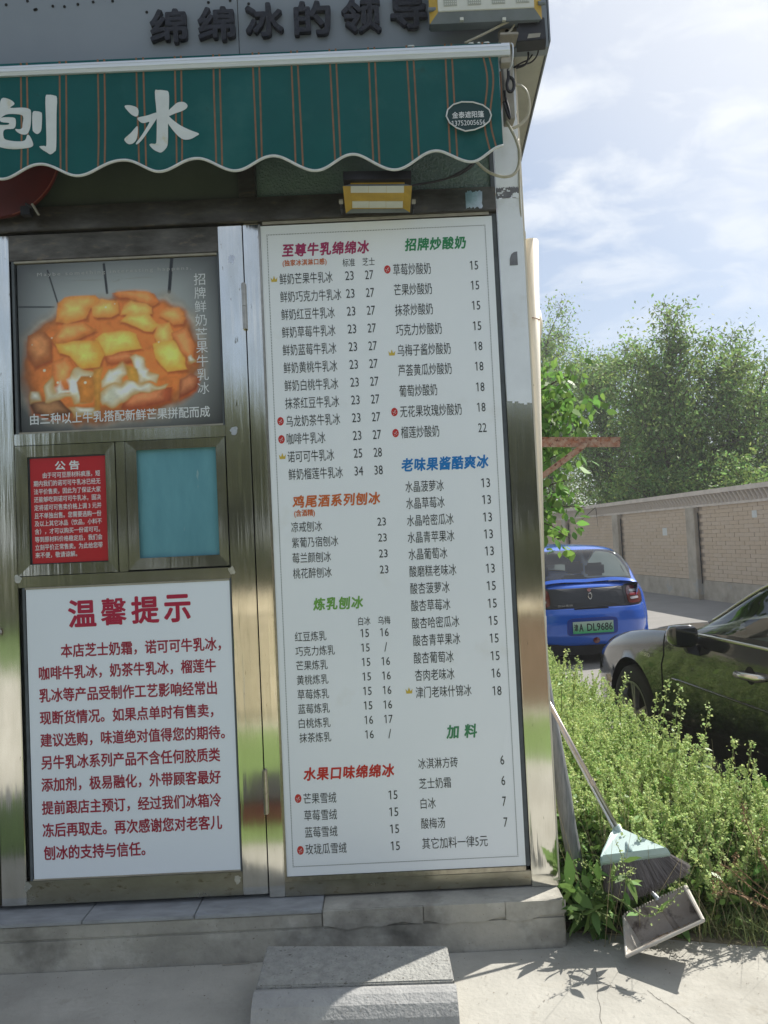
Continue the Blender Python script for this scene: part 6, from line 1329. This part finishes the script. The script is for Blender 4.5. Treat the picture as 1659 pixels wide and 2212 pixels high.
# ------------------------------------------------------------------ WEEDS
def weed_mass(name, areas, rg, mleaf, mtip, nst, hf, tipfrac=0.35, leafn=30, lsize=0.040, tipn=58):
    LQ = []; TQ = []; SQ = []
    for _ in range(nst):
        x, y = areas(rg); h = hf(x, y)*rg.uniform(0.70, 1.08)
        if h <= 0.03: continue
        lean = rg.normal(0, 0.16, 2)*h+np.array([0.05, -0.06])*h; n = 8
        base = np.array([x, y, 0.0]); pts = np.array([base+np.array([lean[0]*t*t, lean[1]*t*t, h*(t-0.08*t*t)]) for t in np.linspace(0, 1, n)])
        def at_(t): k = t*(n-1); i = np.minimum(k.astype(int), n-2); f = (k-i)[:, None]; return pts[i]*(1-f)+pts[i+1]*f
        nl = int(leafn*(0.6+h)); t = 0.10+0.80*rg.random(nl); q = at_(t)+rg.normal(0, 0.032, (nl, 3))
        LQ.append(leaf_hex(q, lsize*(1.25-0.6*t), rg, aspect=0.45, droop=0.15, nrm_up=0.5))
        # seed spikes: one main plus side spikes
        for sidx in range(1+int(rg.integers(1, 4))):
            t0_ = 1.0 if sidx == 0 else rg.uniform(0.55, 0.92); o = at_(np.array([t0_*0.999]))[0]; d = np.array([rg.normal(0, 0.45), rg.normal(0, 0.45), 1.0 if sidx == 0 else 0.8]); d /= np.linalg.norm(d); ln = rg.uniform(0.08, 0.19) if sidx == 0 else rg.uniform(0.05, 0.12)
            m_ = int(tipn*ln/0.1); tt2 = rg.random(m_); c = o+d*(tt2*ln)[:, None]+rg.normal(0, 1, (m_, 3))*(0.0062*(1.05-tt2))[:, None]
            TQ.append(leaf_quads(c, 0.0085+0.005*rg.random(m_), rg, aspect=0.8, droop=0, nrm_up=0.2))
        w_ = 0.0018; a = pts[:-1]; b = pts[1:]; s_ = np.array([w_, 0, 0]); SQ.append(np.stack([a-s_, a+s_, b+s_, b-s_], 1))
    par = thing(name, '', '', (0, 0, 0)); bpy.data.objects.remove(par)
    return np.concatenate(LQ), np.concatenate(TQ), np.concatenate(SQ)
def hf(x, y):
    # taller by the building and at the back, lower to the right
    b = 0.41+0.01*(y-3.2)
    if x < 1.10: b += 0.46*(1.10-x)/0.42*min(1, max(0, (y-3.4)/0.8))
    if y < 3.35: b *= 0.55+0.45*max(0, (y-3.05)/0.3)
    return max(b, 0.1)
def area1(rg):
    while True:
        x, y = rg.uniform(0.72, 1.75), 3.12+4.2*rg.random()**1.25
        if x > 1.60-0.02*(y-3) and y > 3.6: continue
        if y < 3.10+0.0*(x): continue
        if x < 0.95 and y < 3.42: continue
        return x, y
rgw = np.random.default_rng(31)
LQ, TQ, SQ = weed_mass('w', area1, rgw, None, None, 1050, hf)
wl = fastquads('weed_leaves', LQ, WEED, nv=8); tag(wl, 'dense sunlit weeds filling the strip beside the parked cars', 'weeds', kind='stuff')
wt = fastquads('weed_seed_spikes', TQ, WEEDT); tag(wt, 'pale yellow green seed spikes over the dense weeds', 'weeds', kind='stuff')
wst = fastquads('weed_stems', SQ, STEM); tag(wst, 'thin stems of the dense weeds', 'weeds', kind='stuff')
# darker leafy growth at the foot by the column
def area2(rg): return rg.uniform(0.67, 1.15), rg.uniform(3.14, 3.6)
LQ, TQ, SQ = weed_mass('w2', area2, rgw, None, None, 150, lambda x, y: 0.14+0.20*max(0, (y-3.12)/0.45)+0.16*max(0, (0.85-x)/0.2), leafn=46, lsize=0.065, tipn=14)
tag(fastquads('low_leaves', LQ, DOCK, nv=8), 'darker low leaves at the foot of the corner column', 'weeds', kind='stuff')
# grass at the right foreground
gq = []
for _ in range(9000):
    x = rgw.uniform(1.12, 2.2); y = rgw.uniform(2.70, 3.6)
    if y < 2.80+0.35*max(0, 1.62-x)*1.2+0.09*rgw.random()**0.5: continue
    h = rgw.uniform(0.03, 0.13)*(1.3 if y > 3.15 else 0.8); d = rgw.normal(0, 0.05, 2); b = np.array([x, y, 0.004]); s_ = rgw.normal(0, 1, 3); s_[2] = 0; s_ = s_/np.linalg.norm(s_)*0.0022
    m1 = b+np.array([d[0]*.35, d[1]*.35, h*.6]); tp_ = b+np.array([d[0], d[1], h]); gq.append([b-s_, b+s_, m1+s_*.8, m1-s_*.8]); gq.append([m1-s_*.8, m1+s_*.8, tp_+s_*.2, tp_-s_*.2])
tag(fastquads('grass', np.array(gq), GRASS), 'short grass at the edge of the pale concrete', 'grass', kind='stuff')
lit = leaf_quads(np.stack([rgw.uniform(0.66, 2.1, 900), rgw.uniform(2.75, 3.3, 900), np.full(900, 0.006)], 1), 0.010, rgw, aspect=0.4)
lit = lit[(lit[:, 0, 1] > 3.02-0.06*(lit[:, 0, 0]-0.6)) & (rgw.random(len(lit)) < 0.6)]; lit[..., 2] = np.clip(lit[..., 2], 0.003, 0.012)
tag(fastquads('litter', lit, GRASSD), 'dry bits scattered on the concrete by the weeds', 'litter', kind='stuff')
gq = []
for _ in range(1400):
    x = rgw.uniform(-1.6, 2.0); y = 3.03-2.4*rgw.random()**1.7*0.3; r_ = rgw.uniform(0.0012, 0.0045)
    c_ = np.array([x, y, 0.0025]); an = rgw.uniform(0, 6.28, 4)+np.arange(4)*1.57; gq.append([c_+np.array([math.cos(a)*r_*rgw.uniform(.5, 1), math.sin(a)*r_*rgw.uniform(.5, 1), rgw.uniform(0, r_*0.5)]) for a in np.sort(an % 6.28)])
tag(fastquads('grit', np.array(gq), mat('grit', (0.22, 0.19, 0.15), 0.9, island=0.7)), 'small grit and leaf bits scattered over the pavement', 'grit', kind='stuff')
bp_ = []
while len(bp_) < 520:
    x, y = area1(rgw); h_ = hf(x, y); bp_.append((x, y, h_*rgw.uniform(0.25, 0.98)))
bp_ = np.array(bp_); tag(fastquads('broad_leaves', leaf_hex(bp_, 0.078, rgw, aspect=0.42, droop=0.2, nrm_up=0.9), LEAFB, nv=8), 'larger bright leaves scattered through the weeds', 'weeds', kind='stuff')
dm = []
for i in range(420):
    an = rgw.uniform(0, 6.28); b0 = np.array([rgw.uniform(0.75, 1.7), rgw.uniform(3.0, 3.9), 0.0]); hh = rgw.uniform(0.15, 0.55); tp_ = b0+np.array([rgw.normal(0, .12), rgw.normal(0, .12), hh]); s_ = np.array([0.0014, 0.0004, 0]); dm.append([b0-s_, b0+s_, tp_+s_*.4, tp_-s_*.4])
tag(fastquads('dead_stems', np.array(dm), GRASSD), 'dry brown stems among the weeds', 'weeds', kind='stuff')
# individual plants one can pick out
def plant(name, label, stems, leaf, seedm, stemm, lsz=0.06, nleaf=12, seeds=40, par_loc=None, cluster=0.008, ssz=0.010):
    t_ = thing(name, label, 'plant', par_loc or stems[0][0], 'single weed plants at the concrete edge'); sm_ = MB(); LQ = []; TQ = []
    for pts in stems:
        q = [Vector(p) for p in pts]; out = []
        for i in range(len(q)-1):
            p0, p1, p2, p3 = q[max(i-1, 0)], q[i], q[i+1], q[min(i+2, len(q)-1)]
            for t in (0, .25, .5, .75): out.append(0.5*((2*p1)+(p2-p0)*t+(2*p0-5*p1+4*p2-p3)*t*t+(3*p1-p0-3*p2+p3)*t**3))
        out.append(q[-1]); sm_.tube(out, [0.0030*(1-0.7*i/len(out)) for i in range(len(out))], 5)
        arr = np.array(out); n = len(arr)
        if nleaf:
            k = rgw.integers(int(n*0.1), int(n*0.75), nleaf); LQ.append(leaf_hex(arr[k], lsz*(0.7+0.5*rgw.random(nleaf)), rgw, aspect=0.36, droop=0.3, nrm_up=0.8))
        k = rgw.integers(int(n*0.45), n, seeds); cl = arr[k]; LQ2 = cl+rgw.normal(0, cluster, (seeds, 3)); TQ.append(leaf_quads(LQ2, ssz, rgw, aspect=0.8, droop=0))
    sm_.build('stem', stemm, t_, smooth=True)
    if LQ: fastquads('leaves', np.concatenate(LQ), leaf, t_, nv=8)
    fastquads('seed_heads', np.concatenate(TQ), seedm, t_)
    return t_
p_ = lambda u, v, y: tuple(P3(u, v, y))
plant('dock_plant', 'arching green plant hanging its seed clusters over the dustpan', [
    [(0.86, 3.15, 0.01), p_(1310, 1935, 3.02), p_(1345, 1948, 2.93), p_(1390, 1978, 2.85), p_(1425, 1970, 2.82), p_(1452, 1945, 2.82), p_(1480, 1908, 2.82)],
    [(0.86, 3.15, 0.01), p_(1322, 1900, 3.0), p_(1345, 1862, 2.94), p_(1330, 1818, 2.93)], [(0.85, 3.15, 0.01), p_(1300, 1915, 3.02), p_(1285, 1880, 3.04), p_(1255, 1862, 3.05)],
    [(0.86, 3.15, 0.01), p_(1350, 1925, 2.96), p_(1352, 1890, 2.95), p_(1368, 1880, 2.95)]], DOCK, WEEDT, STEM, lsz=0.075, nleaf=9, seeds=46, par_loc=(0.86, 3.15, 0))
plant('dock_plant', 'broad leaved plant beside the plinth corner, left of the dustpan', [
    [(0.80, 3.16, 0.01), p_(1262, 1960, 3.05), p_(1290, 1968, 2.98), p_(1325, 1985, 2.94)], [(0.79, 3.16, 0.01), p_(1240, 1930, 3.06), p_(1225, 1905, 3.04)], [(0.80, 3.16, 0.01), p_(1280, 1940, 3.04), p_(1300, 1915, 3.0)],
    [(0.80, 3.16, 0.01), p_(1258, 1975, 3.02), p_(1250, 1990, 2.98)]], DOCK, WEEDT, STEM, lsz=0.10, nleaf=16, seeds=10, par_loc=(0.80, 3.16, 0))
plant('seeding_weed', 'brown seed heads on thin stalks right of the dustpan', [
    [(1.62, 3.05, 0.01), p_(1590, 1930, 3.0), p_(1545, 1930, 2.98), p_(1540, 1905, 2.97)], [(1.62, 3.05, 0.01), p_(1600, 1935, 3.0), p_(1560, 1905, 2.98), p_(1548, 1885, 2.96)], [(1.62, 3.05, 0.01), p_(1640, 1930, 3.0), p_(1580, 1880, 2.98), p_(1560, 1868, 2.96)],
    [(1.62, 3.05, 0.01), p_(1650, 1960, 2.98), p_(1620, 1940, 2.98), p_(1575, 1915, 2.96)]], GRASS, SEED, STEMR, lsz=0.03, nleaf=6, seeds=46, par_loc=(1.62, 3.05, 0), cluster=0.007, ssz=0.008)
plant('seeding_weed', 'tall dry stalked weed at the right edge of the concrete', [
    [(1.55, 3.1, 0.01), p_(1622, 1800, 3.08), p_(1604, 1740, 3.06)], [(1.6, 3.1, 0.01), p_(1640, 1850, 3.08), p_(1650, 1790, 3.06)], [(1.6, 3.12, 0.01), p_(1600, 1880, 3.05), p_(1590, 1845, 3.02)]], GRASS, SEED, STEMR, lsz=0.03, nleaf=8, seeds=50, par_loc=(1.57, 3.1, 0), cluster=0.007, ssz=0.008)
for i, (u, v0, v1, y, lab) in enumerate([(1442, 1640, 1475, 3.95, 'tall pale spike standing above the weeds before the car wheel'), (1468, 1640, 1488, 3.9, 'slim spike leaning right beside the tallest weed spike'), (1352, 1560, 1462, 4.4, 'pale spike in front of the black wheel arch'), (1420, 1640, 1500, 3.95, 'spike left of the tallest one over the car wheel'),
                                        (1476, 1660, 1515, 3.75, 'short spike before the dark shadow of the sedan'), (1530, 1700, 1530, 3.6, 'leaning spike before the car door shadow'), (1588, 1720, 1600, 3.5, 'spike above the weeds near the right edge'), (1625, 1720, 1606, 3.4, 'rightmost pale spike above the weeds'), (1225, 1500, 1408, 4.2, 'upright spike beside the cream pipe before the blue bumper'), (1250, 1510, 1425, 4.3, 'second upright spike near the blue bumper')]):
    b_ = P3(u-12, v0, y); t_ = P3(u, v1, y); md = (b_+t_)/2+Vector((-0.008, 0, 0))
    plant('weed_spike', lab, [[(b_.x-0.02, b_.y, max(b_.z-0.35, 0.0)), tuple(b_), tuple(md), tuple(t_)]], WEED, WEEDT, STEM, lsz=0.045, nleaf=9, seeds=110, cluster=0.0085, ssz=0.013)
flush_text()

# ------------------------------------------------------------------ thin summer haze
hzb = MB().box(-170, 170, -170, 170, -1.4, 14.0).build('haze', mat('haze air', (1, 1, 1))); tag(hzb, kind='stuff')
hm_ = hzb.data.materials[0].node_tree; hm_.nodes.clear(); vo = hm_.nodes.new('ShaderNodeOutputMaterial'); pv = hm_.nodes.new('ShaderNodeVolumePrincipled')
pv.inputs['Color'].default_value = (0.92, 0.95, 1.0, 1); pv.inputs['Density'].default_value = 0.0019; pv.inputs['Anisotropy'].default_value = 0.3; hm_.links.new(pv.outputs[0], vo.inputs['Volume'])
